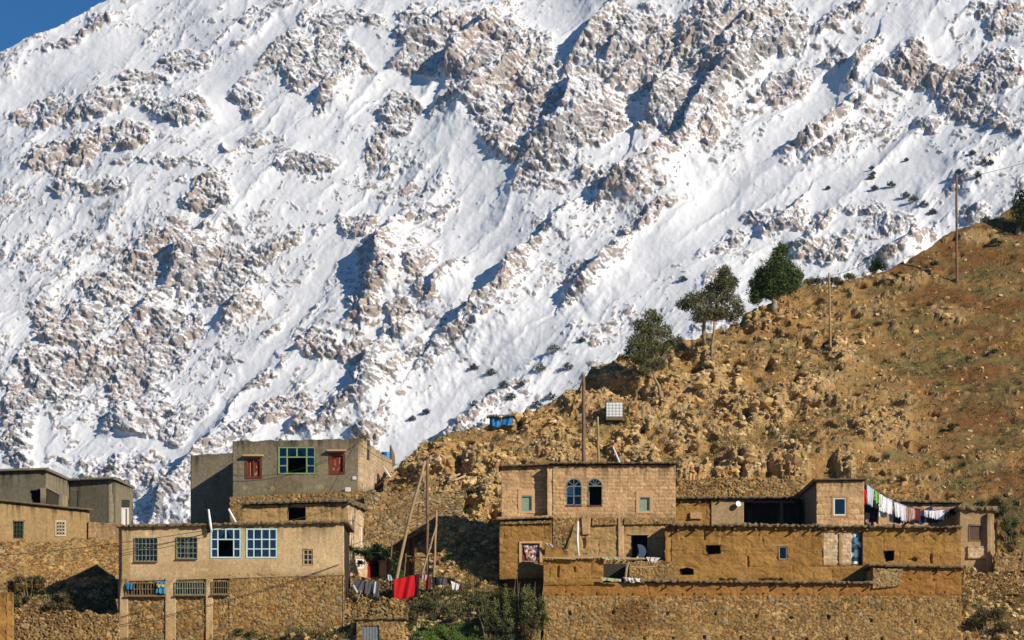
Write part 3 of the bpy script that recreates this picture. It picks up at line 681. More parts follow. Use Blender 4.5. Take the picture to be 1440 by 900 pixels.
HPAL = np.array([(.52,.34,.14),(.46,.31,.14),(.58,.41,.19),(.40,.26,.11),(.49,.28,.095),(.54,.41,.23)])
tag(stones('scattered_stones', c_, sz, rng, HPAL), 'tan stones strewn over the brown hillside', 'stones', kind='stuff')

def blades(name, centres, cnt, hgt, spread, rng, pal, parent=None, width=.02, lean=.5, dome=False):
    """tufts: many narrow leaf quads fanning from each centre"""
    n = len(centres); N = n*cnt; C = np.repeat(centres, cnt, 0); hh = np.repeat(np.broadcast_to(hgt, (n,)), cnt); ss = np.repeat(np.broadcast_to(spread, (n,)), cnt)
    a = rng.uniform(0,6.283,N); r = np.sqrt(rng.random(N))*ss
    base = C+np.stack([np.cos(a)*r, np.sin(a)*r, np.zeros(N)], -1)
    if dome:
        u = rng.random(N); zz = hh*np.sqrt(np.clip(1-(r/ss)**2,0,1))*u**.5; base[:,2] += zz; L = hh*rng.uniform(.18,.4,N)
    else: L = hh*rng.uniform(.5,1.1,N)
    d = np.stack([np.cos(a)*lean*rng.uniform(.2,1.5,N), np.sin(a)*lean*rng.uniform(.2,1.5,N), np.ones(N)], -1)
    d += rng.uniform(-.3,.3,(N,3)); d /= np.linalg.norm(d,axis=1,keepdims=True)
    s = np.cross(d, rng.normal(size=(N,3))); s /= np.linalg.norm(s,axis=1,keepdims=True)
    wd = width*rng.uniform(.6,1.5,N)[:,None]
    V = np.stack([base-s*wd, base+s*wd, base+d*L[:,None]+s*wd*.4, base+d*L[:,None]-s*wd*.4], 1).reshape(-1,3)
    Fq = np.arange(4*N).reshape(-1,4)
    pc = pal[rng.integers(0,len(pal),n)]; cc = np.repeat(pc, cnt, 0)*rng.uniform(.6,1.45,(N,1)); cc = np.repeat(cc, 4, 0)
    return mesh_np(name, V, Fq, M['leaf'], parent, col=cc, smooth=False)
GPAL = np.array([(.13,.13,.035),(.17,.145,.05),(.085,.105,.03),(.21,.17,.06),(.10,.12,.05),(.06,.09,.03)])
def d2(px, py, i, j): return np.clip(.18+.75*sstep(-.1,.5,fbm(px/60, py/30, 3, 91))+.25*HRIGHT[i,j],0,1)*(1-.7*(HO[i,j] > .2))
ij = hillsamples(10500, d2); c_ = HPOS[ij[:,0], ij[:,1]]
hs = .07+.22*rng.random(len(c_))**2.5
tag(blades('hillside_tufts', c_, 22, hs, hs*1.5, rng, np.vstack([GPAL, np.array([(.22,.15,.05),(.05,.06,.02),(.04,.055,.02)])]), width=.02, dome=True), 'low green and straw tufts dotted over the hillside', 'tufts', kind='stuff')

def leafcloud(name, blobs, n, size, rng, pal, parent, shell_=.55):
    """leaf-sized faces spread through lobes; blobs: (cx, cy, cz, rx, ry, rz)"""
    B = np.array(blobs); vol = B[:,3]*B[:,4]*B[:,5]; k = rng.choice(len(B), n, p=vol**.75/np.sum(vol**.75))
    d = rng.normal(size=(n,3)); d /= np.linalg.norm(d,axis=1,keepdims=True)
    r = (shell_+(1-shell_)*rng.random(n))**1.0*(1+.18*rng.normal(size=n)); r *= np.where(rng.random(n) < .35, rng.random(n), 1)
    # sprays: leaves pulled together round a few hundred twig ends so gaps open between them
    C = B[k,:3]+d*r[:,None]*B[k,3:]
    m = max(12, n//28); tw = C[rng.integers(0,n,m)]
    near = rng.integers(0,m,n)
    step = 3000
    for s in range(0, n, step):
        q = C[s:s+step]; dd = ((q[:,None,:]-tw[None])**2).sum(-1); near[s:s+step] = dd.argmin(1)
    C = tw[near]+(C-tw[near])*.8
    nn = rng.normal(size=(n,3)); nn /= np.linalg.norm(nn,axis=1,keepdims=True)
    t = np.cross(nn, rng.normal(size=(n,3))); t /= np.linalg.norm(t,axis=1,keepdims=True); b = np.cross(nn,t)
    s1 = size*rng.uniform(.6,1.5,n)[:,None]; s2 = s1*rng.uniform(.25,.6,n)[:,None]
    V = np.stack([C-t*s1, C-b*s2, C+t*s1, C+b*s2], 1).reshape(-1,3)
    tone = rng.uniform(.65,1.35,m)[near]*rng.uniform(.75,1.25,n)
    ci = pal[rng.integers(0,len(pal),m)][near]; cc = np.repeat(ci*tone[:,None], 4, 0)
    return mesh_np(name, V, np.arange(4*n).reshape(-1,4), M['leaf'], parent, col=cc, smooth=False)
def limbs(name, base, targets, rad, parent, rng, fork=.45, lean=(0,0)):
    mb = MB(); base = Vector(base); tp = sum((Vector(t) for t in targets), Vector())/len(targets)
    f = base.lerp(tp, fork)+Vector((lean[0],0,lean[1]))
    mb.tube([base-Vector((0,0,.3)), base.lerp(f,.35)+Vector((rng.uniform(-.06,.06),0,0)), base.lerp(f,.7)+Vector((rng.uniform(-.1,.1),0,0)), f], [rad*1.25,rad,rad*.85,rad*.7], 8)
    for t in targets:
        t = Vector(t); mid = f.lerp(t,.5)+Vector((rng.uniform(-.15,.15),rng.uniform(-.15,.15),rng.uniform(0,.2)))
        mb.tube([f, mid, t], [rad*.55, rad*.38, rad*.12], 6)
    return mb.build(name, M['bark'], parent, smooth=True)
def crown_tree(name, label, cat, group, base, blobs, n, size, pal, rad, seed, fork=.45, lean=(0,0)):
    """base: world point; blobs in photo px: (px, py, radius px, radius px) at depth near the base"""
    rg = np.random.default_rng(seed); t = thing(name, base, label, cat, group); Y = base.y; s = Y/F; B = []
    for b in blobs:
        px, py, rx, rz = b[:4]; dy = b[4] if len(b) > 4 else rg.uniform(-.5,.5)*rx*s
        p = P(px, py, Y); B.append((p.x, Y+dy, p.z, rx*s, (rx*s)*.95, rz*s))
    leafcloud('crown', B, n, size, rg, pal, t)
    limbs('trunk', base, [(b[0],b[1],b[2]) for b in B], rad, t, rg, fork, lean)
    return t
JUN = np.array([(.035,.05,.022),(.05,.06,.025),(.065,.07,.03),(.028,.042,.02)]); DARK = np.array([(.02,.042,.014),(.03,.055,.018),(.015,.03,.012),(.045,.07,.02)])
OLV = np.array([(.075,.08,.03),(.10,.095,.04),(.05,.06,.022),(.12,.10,.05)])
b = hill_point(929, 556)
crown_tree('juniper_tree', 'sparse brown-green juniper with a bent trunk, lowest tree on the ridge', 'tree', None, b,
  [(912,466,22,17),(935,466,13,14),(896,484,18,15),(932,490,18,14),(914,446,12,12),(903,504,20,12),(946,482,9,11),(884,496,9,10),(925,512,16,10),(926,450,8,9),(898,456,10,9),(912,488,20,14),(908,522,12,7),(955,476,6,7),(878,504,7,6),(919,440,6,7)], 24000, .05, JUN*1.9+np.array((.06,.042,.012)), .10, 1, .42, (-.15,0))
b = hill_point(1000, 505)
t2 = crown_tree('pine_tree', 'open olive-green tree with two bare pale trunks on the ridge', 'tree', None, b,
  [(1018,382,12,11),(1012,398,14,12),(1030,398,9,12),(975,425,20,14),(995,418,20,14),(1020,418,18,14),(1036,430,12,12),(965,432,10,8),(985,440,15,9),(1012,440,18,10),(1032,396,8,9),(1018,392,14,16),(958,428,9,8),(1005,440,24,11),(985,448,16,8),(1030,445,14,9),(1002,405,14,12),(1042,438,9,9),(1020,404,16,10)], 30000, .05, OLV*1.5+.015, .09, 2, .62)
mb = MB(); p0 = P(991, 486, b.y+.8); mb.tube([p0, P(989,465,b.y+.7), P(990,450,b.y+.5), P(984,432,b.y+.3)], [.12,.1,.08,.05], 8); mb.build('trunk', M['bark'], t2, smooth=True)
b = hill_point(1088, 436)
crown_tree('dense_juniper', 'dense dark green conifer with a rounded bushy crown above the ridge rocks', 'tree', None, b,
  [(1103,352,8,10),(1093,358,10,12),(1100,372,17,16),(1112,385,16,16),(1088,380,18,18),(1075,392,17,14),(1108,402,17,14),(1092,400,20,16),(1066,408,14,14),(1062,420,11,10),(1118,395,11,12),(1080,412,18,10),(1070,385,10,12),(1126,388,6,8),(1058,398,7,7),(1098,346,5,8)], 36000, .055, DARK*1.7+np.array((.03,.028,.004)), .2, 3, .25)
b = hill_point(1233, 382)
crown_tree('round_juniper_bush', 'small dark round conifer bush alone on the ridge line', 'bush', None, b, [(1233,370,9,9),(1240,375,8,7),(1228,378,7,7)], 2600, .05, DARK, .08, 4, .4)
b = hill_point(1434, 330)
crown_tree('ridge_tree', 'dark tree cut by the right edge of the photo on the ridge top', 'tree', None, b,
  [(1436,275,12,12),(1446,290,20,22),(1430,298,12,14),(1452,268,14,14),(1440,312,20,12),(1460,300,20,20),(1428,286,8,8)], 8000, .06, DARK*.9, .18, 5, .3)
for k,(px,py,rx,rz) in enumerate([(1150,392,16,7),(1180,388,12,6),(1138,399,10,5),(1170,394,14,5),(1196,386,10,5)]):
    b = hill_point(px, py+3); s = b.y/F; rg = np.random.default_rng(20+k)
    t = thing('ridge_shrub', b, ['feathery grey-green shrub on the ridge right of the dense conifer','low grey-green shrub touching the pale pole on the ridge','tiny grey-green shrub at the foot of the dense conifer','wide low shrub on the ridge left of the pale pole','low shrub on the ridge just right of the pale pole'][k], 'shrub', 'shrubs along the ridge line')
    leafcloud('foliage', [(b.x,b.y,b.z+rz*s*.8,rx*s,rx*s*.7,rz*s)], 1500, .045, rg, OLV*1.1+.02, t, .2)
    mb = MB(); [mb.tube([b, b+Vector((rg.uniform(-.4,.4),0,.5))], [.03,.01], 5) for _ in range(3)]; mb.build('stem', M['bark'], t)
# dark junipers standing on the snow of the far slope
SNOWB = [(713,541,11,8,'on the snow above the blue tarpaulin roof'),(715,595,0,0,''),(733,494,0,0,'')]
JB = [(709,541,9),(684,513,9),(731,537,6),(757,512,12),(778,487,12),(817,476,7),(687,553,7),(665,565,11),(718,556,9),(646,575,8),(752,563,9),(770,551,10),(795,510,10),(660,506,8),(590,567,7),(572,578,6),(500,609,0),
 (1250,247,8),(1226,252,6),(1222,223,4),(1222,236,6),(1365,206,6),(1383,227,4),(1374,243,7),(1347,236,6),(1392,228,6),(1270,209,4),(1385,300,6),(1160,250,4),(1225,231,4),(230,572,9),(150,654,9),(960,391,7),(1270,262,8),(1282,270,9),(1297,278,9),(1310,286,7)]
JPAL = np.array([(.075,.085,.07),(.10,.105,.09),(.055,.065,.055)])
pick = [(k,q) for k,q in enumerate(JB) if q[2] > 0]
for k, (px, py, r) in pick:
    b = mount_point(px, py+r*.6); s = b.y/F; rg = np.random.default_rng(50+k)
    t = thing('snow_juniper', b, 'dark grey-green juniper bush standing alone in the snow of the far mountainside', 'bush', 'juniper bushes dotted over the snowy slope')
    leafcloud('crown', [(b.x-.3*r*s,b.y-.5,b.z+r*s*.55,r*s*.75,r*s*.8,r*s*.55),(b.x+.4*r*s,b.y-.5,b.z+r*s*.5,r*s*.65,r*s*.7,r*s*.5),(b.x,b.y-.5,b.z+r*s*.9,r*s*.5,r*s*.6,r*s*.45)], 420, .34, rg, JPAL, t, .3)
    mb = MB(); mb.tube([b-Vector((0,0,.5)), b+Vector((0,-.3,r*s*.6))], [.22,.1], 6); mb.build('trunk', M['bark'], t)
# ================================================================== BUILDINGS
class Pl:
    """upright wall plane through two photo columns at given depths; pt() gives the point a photo pixel shows on it"""
    def __init__(s, pxa, ya, pxb, yb):
        s.a = P(pxa, HY, ya); b = P(pxb, HY, yb); s.d = (b-s.a).normalized(); s.n = Vector((s.d.y, -s.d.x, 0))
        if s.n.y > .3: s.n = -s.n
        if s.n.y > 0 and abs(s.n.y) > .3: s.n = -s.n
    def pt(s, px, py, o=0.0):
        r = P(px, py, 1.0); t = s.a.dot(s.n)/r.dot(s.n); return r*t+s.n*o
    def box(s, mb, a, b, c, d, o0, o1):
        return mb.hexa([s.pt(a,d,o0), s.pt(c,d,o0), s.pt(c,d,o1), s.pt(a,d,o1), s.pt(a,b,o0), s.pt(c,b,o0), s.pt(c,b,o1), s.pt(a,b,o1)])
def lab(o, t): o['label'] = t; return o
def win(parent, pl, a, b, c, d, cols=(0,1), rows=(0,1), open_cells=(), fmat='blueframe', fw=.05, off=-.05, curtain=None, glass=True, sub=None, name='window', behind=.1, sash=None):
    """window: frame with glazing bars, one pane sheet per lit cell, curtains hanging behind"""
    f = MB(); X = lambda t: a+(c-a)*t; Yv = lambda t: b+(d-b)*t
    k = F/pl.pt(a,b).y; w_ = fw*k
    for i, t in enumerate(cols):
        ww = w_*(1.0 if i in (0, len(cols)-1) else .75); x0 = X(t)-ww/2
        x0 = min(max(x0, a), c-ww); segs = [(0,1)]
        for (ci, cj) in open_cells: pass
        pl.box(f, x0, b, x0+ww, d, off-.03, off+.04) if not (sash and i in sash) else [pl.box(f, x0, b, x0+ww, Yv(rows[1]), off-.03, off+.04)]
    for j, t in enumerate(rows):
        hh = w_*(1.0 if j in (0, len(rows)-1) else .75); y0 = min(max(Yv(t)-hh/2, b), d-hh)
        spans = [(0, len(cols)-1)]
        if open_cells and 0 < j < len(rows)-1:
            spans = [(i, i+1) for i in range(len(cols)-1) if not ((i, j-1) in open_cells and (i, j) in open_cells)]
        for (i0, i1) in spans: pl.box(f, X(cols[i0]), y0, X(cols[i1]), y0+hh, off-.027, off+.037)
    fo = f.build(name, M[fmat], parent)
    cells = [(i,j) for i in range(len(cols)-1) for j in range(len(rows)-1) if (i,j) not in open_cells]
    if glass:
        g_ = MB()
        for i,j in cells: pl.box(g_, X(cols[i])+w_*.3, Yv(rows[j])+w_*.3, X(cols[i+1])-w_*.3, Yv(rows[j+1])-w_*.3, off-.008, off)
        g_.build('pane', M['glass'], fo if sub is None else sub)
    if curtain:
        for i in range(len(cols)-1):
            js = [j for (ii, j) in cells if ii == i]
            if not js: continue
            x0, x1 = X(cols[i])+w_*.35, X(cols[i+1])-w_*.35; cm = MB(); n = 14
            for j in js:
                y0, y1 = Yv(rows[j])+w_*.3, Yv(rows[j+1])-w_*.3; vs = []
                tri = (len(js) < len(rows)-1)
                for q in range(n+1):
                    u = q/n; xx = x0+(x1-x0)*(.08+.84*u); o = off-behind-.035*math.sin(u*16+i*2)-.02*math.sin(u*37)
                    vs += [pl.pt(xx, y0, o), pl.pt(xx, y1 if not tri else (y0+(y1-y0)*(.25+.75*(1-u if i % 2 else u))), o)]
                cm.add(vs, [(2*q, 2*q+1, 2*q+3, 2*q+2) for q in range(n)])
            cm.build('curtain', M[curtain], fo)
    return fo
def bars(parent, pl, a, b, c, d, nv, nh, off=.05, t=.022, m='iron', name='grille'):
    mb = MB()
    for i in range(nv+1):
        x = a+(c-a)*i/nv; mb.bar(pl.pt(x,b,off), pl.pt(x,d,off), t)
    for j in range(nh+1):
        y = b+(d-b)*j/nh; mb.bar(pl.pt(a,y,off), pl.pt(c,y,off), t*1.2)
    return mb.build(name, M[m], parent)
def pbox(parent, pl, a, b, c, d, o0, o1, m, name):
    mb = MB(); pl.box(mb, a, b, c, d, o0, o1); return mb.build(name, M[m] if isinstance(m, str) else m, parent)
def beams(parent, pl, xs, py, seed, out=.34, r=.05):
    rr = random.Random(seed)
    for x in xs:
        mb = MB(); o = out*rr.uniform(.7,1.2); y = py+rr.uniform(-.6,.6)
        mb.tube([pl.pt(x,y,-.3), pl.pt(x+rr.uniform(-.5,.5), y+rr.uniform(0,1.2), o)], [r*rr.uniform(.9,1.2), r], 7); mb.build('roof_beam', M['wood'], parent)
def back_shell(parent, pl, a, c, pyt, zb, depth, m='inside', roof=True, name='wall', slope=0):
    """side and rear walls behind the relief front between columns a and c"""
    A = pl.pt(a, pyt, -.06); B = pl.pt(c, pyt, -.06); n = pl.n
    return shell(parent, [A, B, B-n*depth, A-n*depth], zb, (A.z, B.z, B.z+slope, A.z+slope), M[m], name, roof=roof)
def zat(py, Y): return (HY-py)/F*Y
def slab(parent, pl, a, c, pya, pyc, depth, over, th, m='mud_dark', seed=0, jit=.03, drop=0, name='roof', sides=.15):
    A = pl.pt(a, pya, over); B = pl.pt(c, pyc, over); n = pl.n; A = A-pl.d*0; 
    return rough_slab(parent, name, [A, B, B-n*(depth+over), A-n*(depth+over)], (A.z, B.z, B.z+drop, A.z+drop), th, M[m], seed, jit)

# ---------------------------------------------------------------- beige house with the blue windows
pc = Pl(167,130.4,483,130.4)
C = thing('plaster_house', pc.pt(325,895), 'beige plastered house on stone footing with two big pale blue windows', 'house')
H1 = [rect(190,757,221,789), rect(249,756,277,785), rect(296,743,339,785), rect(346,743,390,785), rect(426,772,440,795)]
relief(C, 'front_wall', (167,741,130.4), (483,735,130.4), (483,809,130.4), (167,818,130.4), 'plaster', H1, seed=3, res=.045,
       stain=[(415,760,60,30,(1.1,1.06,1.02),.6),(300,800,90,12,(.85,.8,.72),.7),(175,770,10,60,(.8,.74,.6),.7)])
relief(C, 'stone_wall', (322,806,130.47), (481,806,130.47), (481,915,130.47), (322,915,130.47), 'stone', seed=11, res=.04)
Hl = [rect(177,819,233,838), rect(246,818,289,837), rect(298,817,321,836)]
relief(C, 'stone_wall', (176,816,130.5), (325,816,130.5), (325,915,130.5), (176,915,130.5), 'stonebig', Hl, seed=17, res=.04)
for a, c, s in ((166,180,1),(232,247,2),(289,299,3)):
    relief(C, 'pilaster', (a,814,130.36), (c,814,130.36), (c,915,130.36), (a,915,130.36), 'plaster', seed=20+s, res=.05, stain=[((a+c)/2,900,30,40,(.8,.68,.5),.6)])
relief(C, 'side_wall', (483,735,130.42), (488,739,135.9), (488,822,135.9), (483,809,130.42), 'plaster', seed=5, res=.08)
relief(C, 'side_wall', (481,808,130.5), (486.5,814,135.9), (486.5,905,135.9), (481,915,130.5), 'stone', seed=6, res=.05)
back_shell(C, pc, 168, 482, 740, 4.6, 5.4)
slab(C, pc, 164, 489, 742, 736, 5.6, .22, .14, 'mud_dark', 4, .04)
for a,b,c,d,s in ((190,757,221,789,0),(249,756,277,785,1)):
    fo = win(C, pc, a,b,c,d, (0,.5,1), (0,.4,1), fmat='iron', fw=.05, off=-.12, curtain='wood' if s == 0 else 'rust', glass=True)
    lab(fo, ['left grilled window of the beige house','grilled window beside the open blue one'][s])
    bars(fo, pc, a-.5, b-.5, c+.5, d+.5, 6 if s == 0 else 5, 4, .05, .028)
    sh = MB(); pc.box(sh, a-1, d, c+1, d+1.6, -.05, .14); sh.build('sill', M['conc'], fo)
lab(win(C, pc, 296,743,339,785, (0,.24,.5,.76,1), (0,.37,.69,1), ((1,1),(2,1),(1,2),(2,2)), 'blueframe', .075, -.02, 'curtainv', sash=(2,)), 'pale blue window with its middle casements open')
lab(win(C, pc, 346,743,390,785, (0,.25,.5,.75,1), (0,.37,.69,1), (), 'blueframe', .075, -.02, 'curtainv'), 'pale blue window with all twelve panes shut')
fo = win(C, pc, 426,772,440,795, (0,.5,1), (0,.33,.66,1), (), 'wood_light', .07, -.05, None); lab(fo, 'small wooden window near the right corner')
pbox(fo, pc, 427.5,774,438.5,794, -.14,-.10,'wood','shutter')
# ground-floor openings
for (a,b,c,d), nb in (((177,819,233,838),14),((246,818,289,837),12),((298,817,321,836),7)):
    r_ = bars(C, pc, a+.5,b+1,c-.5,d-1, nb, 2, .10, .032, 'wood' if nb != 12 else 'iron', 'railing')
    s_ = MB(); pc.box(s_, a-1, d-.4, c+1, d+1.4, -.05, .2); s_.build('sill', M['wood'], r_)
mb = MB(); rr = random.Random(4)
for i in range(15):
    x = 248+i*2.6; mb.bar(pc.pt(x+rr.uniform(-1,1), 819, .02), pc.pt(x+rr.uniform(-2,2), 835.5, .05), .05, .02)
mb.build('slat_screen', M['iron'], C)
for i in range(6):
    mb = MB(); x = 186+i*6; mb.bar(pc.pt(x+rr.uniform(-2,2), 821, -.02), pc.pt(x+3+rr.uniform(-2,4), 836, .04), .09, .03); mb.build('slat', M['wood'], C)
mb = MB(); mb.tube([pc.pt(170.5,738,.12), pc.pt(171,800,.12), pc.pt(168,845,.12), pc.pt(168,873,.14)], .05, 8); mb.build('drain_pipe', M['black'], C)
def tube_thing(name, pts, r, m, label, cat, group=None, n=8):
    mb = MB(); mb.tube(pts, r, n); o = mb.build(name, M[m] if isinstance(m,str) else m, smooth=True); return tag(o, label, cat, group)
tube_thing('stove_pipe', [pc.pt(298.5,749,.3), pc.pt(296.8,738,.3), pc.pt(294.2,717,.3)], [.06,.07,.05], 'plastic', 'white pipe standing upright at the roof edge beside the open blue window', 'pipe')
tube_thing('stove_pipe', [pc.pt(330.5,734,-.3), pc.pt(320.5,715,-.3)], [.07,.06], 'plastic', 'white pipe leaning to the left on the beige roof edge', 'pipe')
mb = MB(); pc.box(mb, 290.5,741,296,748.5,.02,.2); tag(mb.build('junction_box', M['black']), 'black cable box under the roof edge left of the open blue window', 'box')

# ---------------------------------------------------------------- middle adobe house behind it
pe = Pl(340,136.0,490,136.0); pes = Pl(490,136.0,537,144.9)
E = thing('adobe_house', pe.pt(415,820), 'adobe house with a slanting side wall and mud roof behind the beige house', 'house')
relief(E, 'front_wall', (340,711,136.0), (490,707,136.0), (490,790,136.0), (340,790,136.0), 'adobepale', [rect(405,713,430,731)], seed=31, res=.045)
relief(E, 'side_wall', (490,708,136.0), (537,728,144.9), (537,822,144.9), (490,838,136.0), 'brickpale', [rect(508,743,513,765), rect(500,785,512,800), rect(517,789,529,819)], seed=32, res=.05)
A = pe.pt(340,711,-.05); B = pe.pt(490,708,-.05); Cc_ = pes.pt(537,728,-.05); D_ = Vector((A.x+1.0, Cc_.y, 0))
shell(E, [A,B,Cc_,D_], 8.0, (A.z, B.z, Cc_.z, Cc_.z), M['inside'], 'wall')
A = pe.pt(338,710,.3); B = pe.pt(491,706,.3); Cc_ = pes.pt(539,727,.35); D_ = Vector((A.x+1.0, Cc_.y, 0))
rough_slab(E, 'roof', [A,B,Cc_,D_], (A.z, B.z, Cc_.z, Cc_.z), .16, M['mud_dark'], 7)
mb = MB(); n_ = 26
for i in range(n_):
    t = i/n_; q0 = B.lerp(Cc_, t); q1 = B.lerp(Cc_, t+1/n_); mb.bar(q0+Vector((0,0,.02*math.sin(i*1.7))), q1+Vector((0,0,.02*math.sin(i*1.7+1.7))), .2, .14)
mb.build('eave', M['mud_dark'], E)
fo = win(E, pes, 508,743,513,765, (0,.5,1), (0,1), (), 'wood_light', .07, -.05); lab(fo, 'tall narrow window in the side wall')
pbox(E, pes, 506.8,741.5,508,766.5,-.02,.05,'white','window_surround'); pbox(E, pes, 513,741.5,514.2,766.5,-.02,.05,'white','window_surround')
fo = win(E, pes, 500,785,512,800, (0,.6,1), (0,1), (), 'white', .1, -.04); lab(fo, 'white framed window near the red door')
d_ = pbox(E, pes, 516,788,530,820,-.06,.07,'reddoor','door'); pbox(d_, pes, 527,803,528.2,806,.06,.12,'black','handle')
d2_ = MB(); pes.box(d2_, 493,766,527,785,-.02,.06); 
pm = Pl(531,137.5,545,137.5)
t = thing('gate_pillar', pm.pt(538,825), 'pale plastered pillar just right of the red door', 'pillar')
relief(t, 'shaft', (533,790,141.8), (544,789,141.8), (544,835,141.8), (533,835,141.8), 'plaster', seed=9, res=.05); pbox(t, Pl(531,141.75,545,141.75), 532,788,545,790.5,-.35,.05,'mud','cap')
# vine over the courtyard
rg = np.random.default_rng(8); vb = P(547,826,137)
t = thing('vine', vb, 'dark leafy vine spreading over the pergola in front of the red door', 'vine'); B_ = []
for px,py,r in ((492,772,9),(503,774,10),(515,778,11),(526,777,12),(537,774,12),(547,777,10),(530,770,12),(520,784,7),(485,766,7),(556,790,9),(561,806,9),(508,792,6),(541,783,8),(486,794,9),(484,806,7)):
    p = P(px,py,136.4); s = 136.4/F; B_.append((p.x, p.y+rg.uniform(-.6,.5), p.z, r*s, .5, r*s*.7))
leafcloud('foliage', B_, 7000, .06, rg, DARK*1.5, t, .2)
mb = MB(); mb.tube([P(551,829,136.6), P(549,806,136.5), P(553,790,136.3), P(540,778,136.3), P(515,776,136.3), P(490,768,136.3)], [.06,.05,.045,.04,.03,.02], 7); mb.build('stem', M['bark'], t)

# ---------------------------------------------------------------- concrete house on the upper terrace
pd = Pl(327,142.0,510,141.0); pds = Pl(510,141.0,553,152.6)
D = thing('concrete_house', pd.pt(420,700), 'drab concrete house with a lime green framed window between two red shutters', 'house')
relief(D, 'front_wall', (327,620,142), (510,617,141), (510,698,141), (327,704,142), 'concrete', [rect(391,628,444,667), rect(345,645,368,673), rect(463,638,485,667)], seed=41, res=.05, rough_top=.08,
       stain=[(400,685,25,20,(.78,.72,.62),.8),(440,690,14,22,(1.2,1.15,1.05),.5),(345,686,4,4,(1.6,1.6,1.5),.9),(384,687,4,4,(1.6,1.6,1.5),.9),(450,684,5,4,(1.4,1.4,1.3),.8)])
relief(D, 'side_wall', (510,618,141), (553,650,152.6), (553,682,152.6), (510,692,141), 'brickgrey', [rect(515.5,619,519.5,647), [(529,668),(531,664),(533.5,671),(533.5,683),(529,683)]], seed=42, res=.06, rough_top=.15)
A = pd.pt(327,620,-.05); B = pd.pt(510,617.5,-.05); Cc_ = pds.pt(553,651,-.05); D_ = A+(Cc_-B)
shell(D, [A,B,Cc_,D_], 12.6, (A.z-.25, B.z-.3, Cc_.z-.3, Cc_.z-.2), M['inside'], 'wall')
relief(D, 'rear_wing_wall', (268,639,146.5), (330,637,146.0), (330,745,146.0), (268,745,146.5), 'concretepale', seed=43, res=.07, rough_top=.1)
mb = MB(); A = P(268,640,146.8); B = P(330,640,146.3); mb.hexa([(A.x,A.y,11),(B.x,B.y,11),(B.x,B.y+5,11),(A.x,A.y+5,11),A,B,B+Vector((0,5,0)),A+Vector((0,5,0))]); mb.build('rear_wing', M['conc'], D)
lab(win(D, pd, 391,628,444,667, (0,.24,.5,.76,1), (0,.38,.69,1), ((1,1),(2,1),(1,2),(2,2)), 'greenframe', .085, -.02, 'curtain', sash=(2,)), 'lime green window with its middle open and dark')
for k, (a,b,c,d) in enumerate(((345,645,368,673),(463,638,485,667))):
    fo = win(D, pd, a,b,c,d, (0,.5,1) if k == 0 else (0,1), (0,1), (), 'rust', .11, -.03, None, glass=False); lab(fo, ['red framed shutter left of the green window','red framed shutter right of the green window'][k])
    pbox(fo, pd, a+2,b+2,c-2,d-2,-.14,-.09,'rust','shutter'); rr = random.Random(k)
    for i in range(11):
        x = a+4+rr.random()*(c-a-9); y = b+5+rr.random()*(d-b-12); pbox(fo, pd, x,y,x+1.0,y+rr.uniform(1.5,5),-.09,-.083-.0006*i,'wood_light','paint_flake')
    if k == 0: pbox(fo, pd, a+6.3,b+2,a+7.5,d-2,-.09,-.07,'wood_light','batten')
    pbox(D, pd, a-2,b-5.5,c+2.5,b-3,0,.25,'white' if 0 else 'pinkplaster','lintel')
pbox(D, pd, 496,670,501,674.5,.0,.05,'white','plate')
relief(D, 'stone_base', (323,699,141.75), (512,690,140.7), (512,745,140.7), (323,745,141.75), 'stonesmall', seed=44, res=.045)
t = pbox(D, pd, 487,686,493.5,699,.12,.3,'white','meter_box')
mb = MB(); rr = random.Random(9)
for i in range(16):
    x = 500+rr.random()*16; p = P(x, 617-rr.random()*3, 141.4+rr.random()); mb.bar(p, p+Vector((rr.uniform(-.3,.3),rr.uniform(-.3,.3),rr.uniform(-.1,.3))), .06)
tag(mb.build('brushwood', M['wood']), 'small heap of dry sticks on the right corner of the concrete house roof', 'brushwood')
for k,(a,b,c,d,l) in enumerate(((538,655,549,671,'white bar leaning left against the side of the concrete house'),(558,663,540,682,'pale bar crossing the white one beside the concrete house'),(530,683,552,668,'thin stick lying low beside the concrete house side wall'))):
    tube_thing('leaning_bar', [P(c,d,144.5), P(a,b,145)], .045 if k < 2 else .03, 'plastic' if k == 0 else 'wood_light', l, 'bar')
# person-sized bundle, barrel seen over the far corner
mb = MB(); mb.tube([P(551,655,152.2),P(551.5,640,152.2),P(549,626,152.2)],[.22,.16,.04],8); tag(mb.build('post_stump', M['wood']), 'dark hooked post standing at the far corner of the concrete house', 'post')
mb = MB(); mb.tube([P(543,652,152.2),P(543,636,152.2)],[.3,.28],10); tag(mb.build('barrel', M['tarp'], smooth=False), 'blue barrel peeping over the concrete house side wall', 'barrel')

# ---------------------------------------------------------------- grey block house far left
B1 = thing('grey_house', P(40,745,141), 'dark grey unfinished concrete house with flat roof at the far left', 'house')
relief(B1, 'front_wall', (-120,666,137.8), (65,661,139), (65,745,139), (-120,745,137.8), 'concreteshaded', [[(43,690),(66,686),(66,713),(47,713)]], seed=51, res=.06)  # front turned from the sun, its shade put into a darker base colour
relief(B1, 'side_wall', (65,661,139), (97,676,144.6), (97,745,144.6), (65,745,139), 'concretepale', [[(64,686),(83,696),(83,715),(64,713)], [(87,698),(93,700),(93,716),(87,716)]], seed=52, res=.06)
relief(B1, 'front_wall', (97,676,144.6), (160,674,144.2), (160,745,144.2), (97,745,144.6), 'concreteshaded', seed=53, res=.06)
relief(B1, 'side_wall', (160,674,144.2), (187,687,149.4), (187,745,149.4), (160,745,144.2), 'concretepale', [rect(170,703,181,741)], seed=54, res=.06)
q = [P(-120,668,137.9), P(65,663,139.1), P(97,678,144.7), P(-120,678,144.5)]
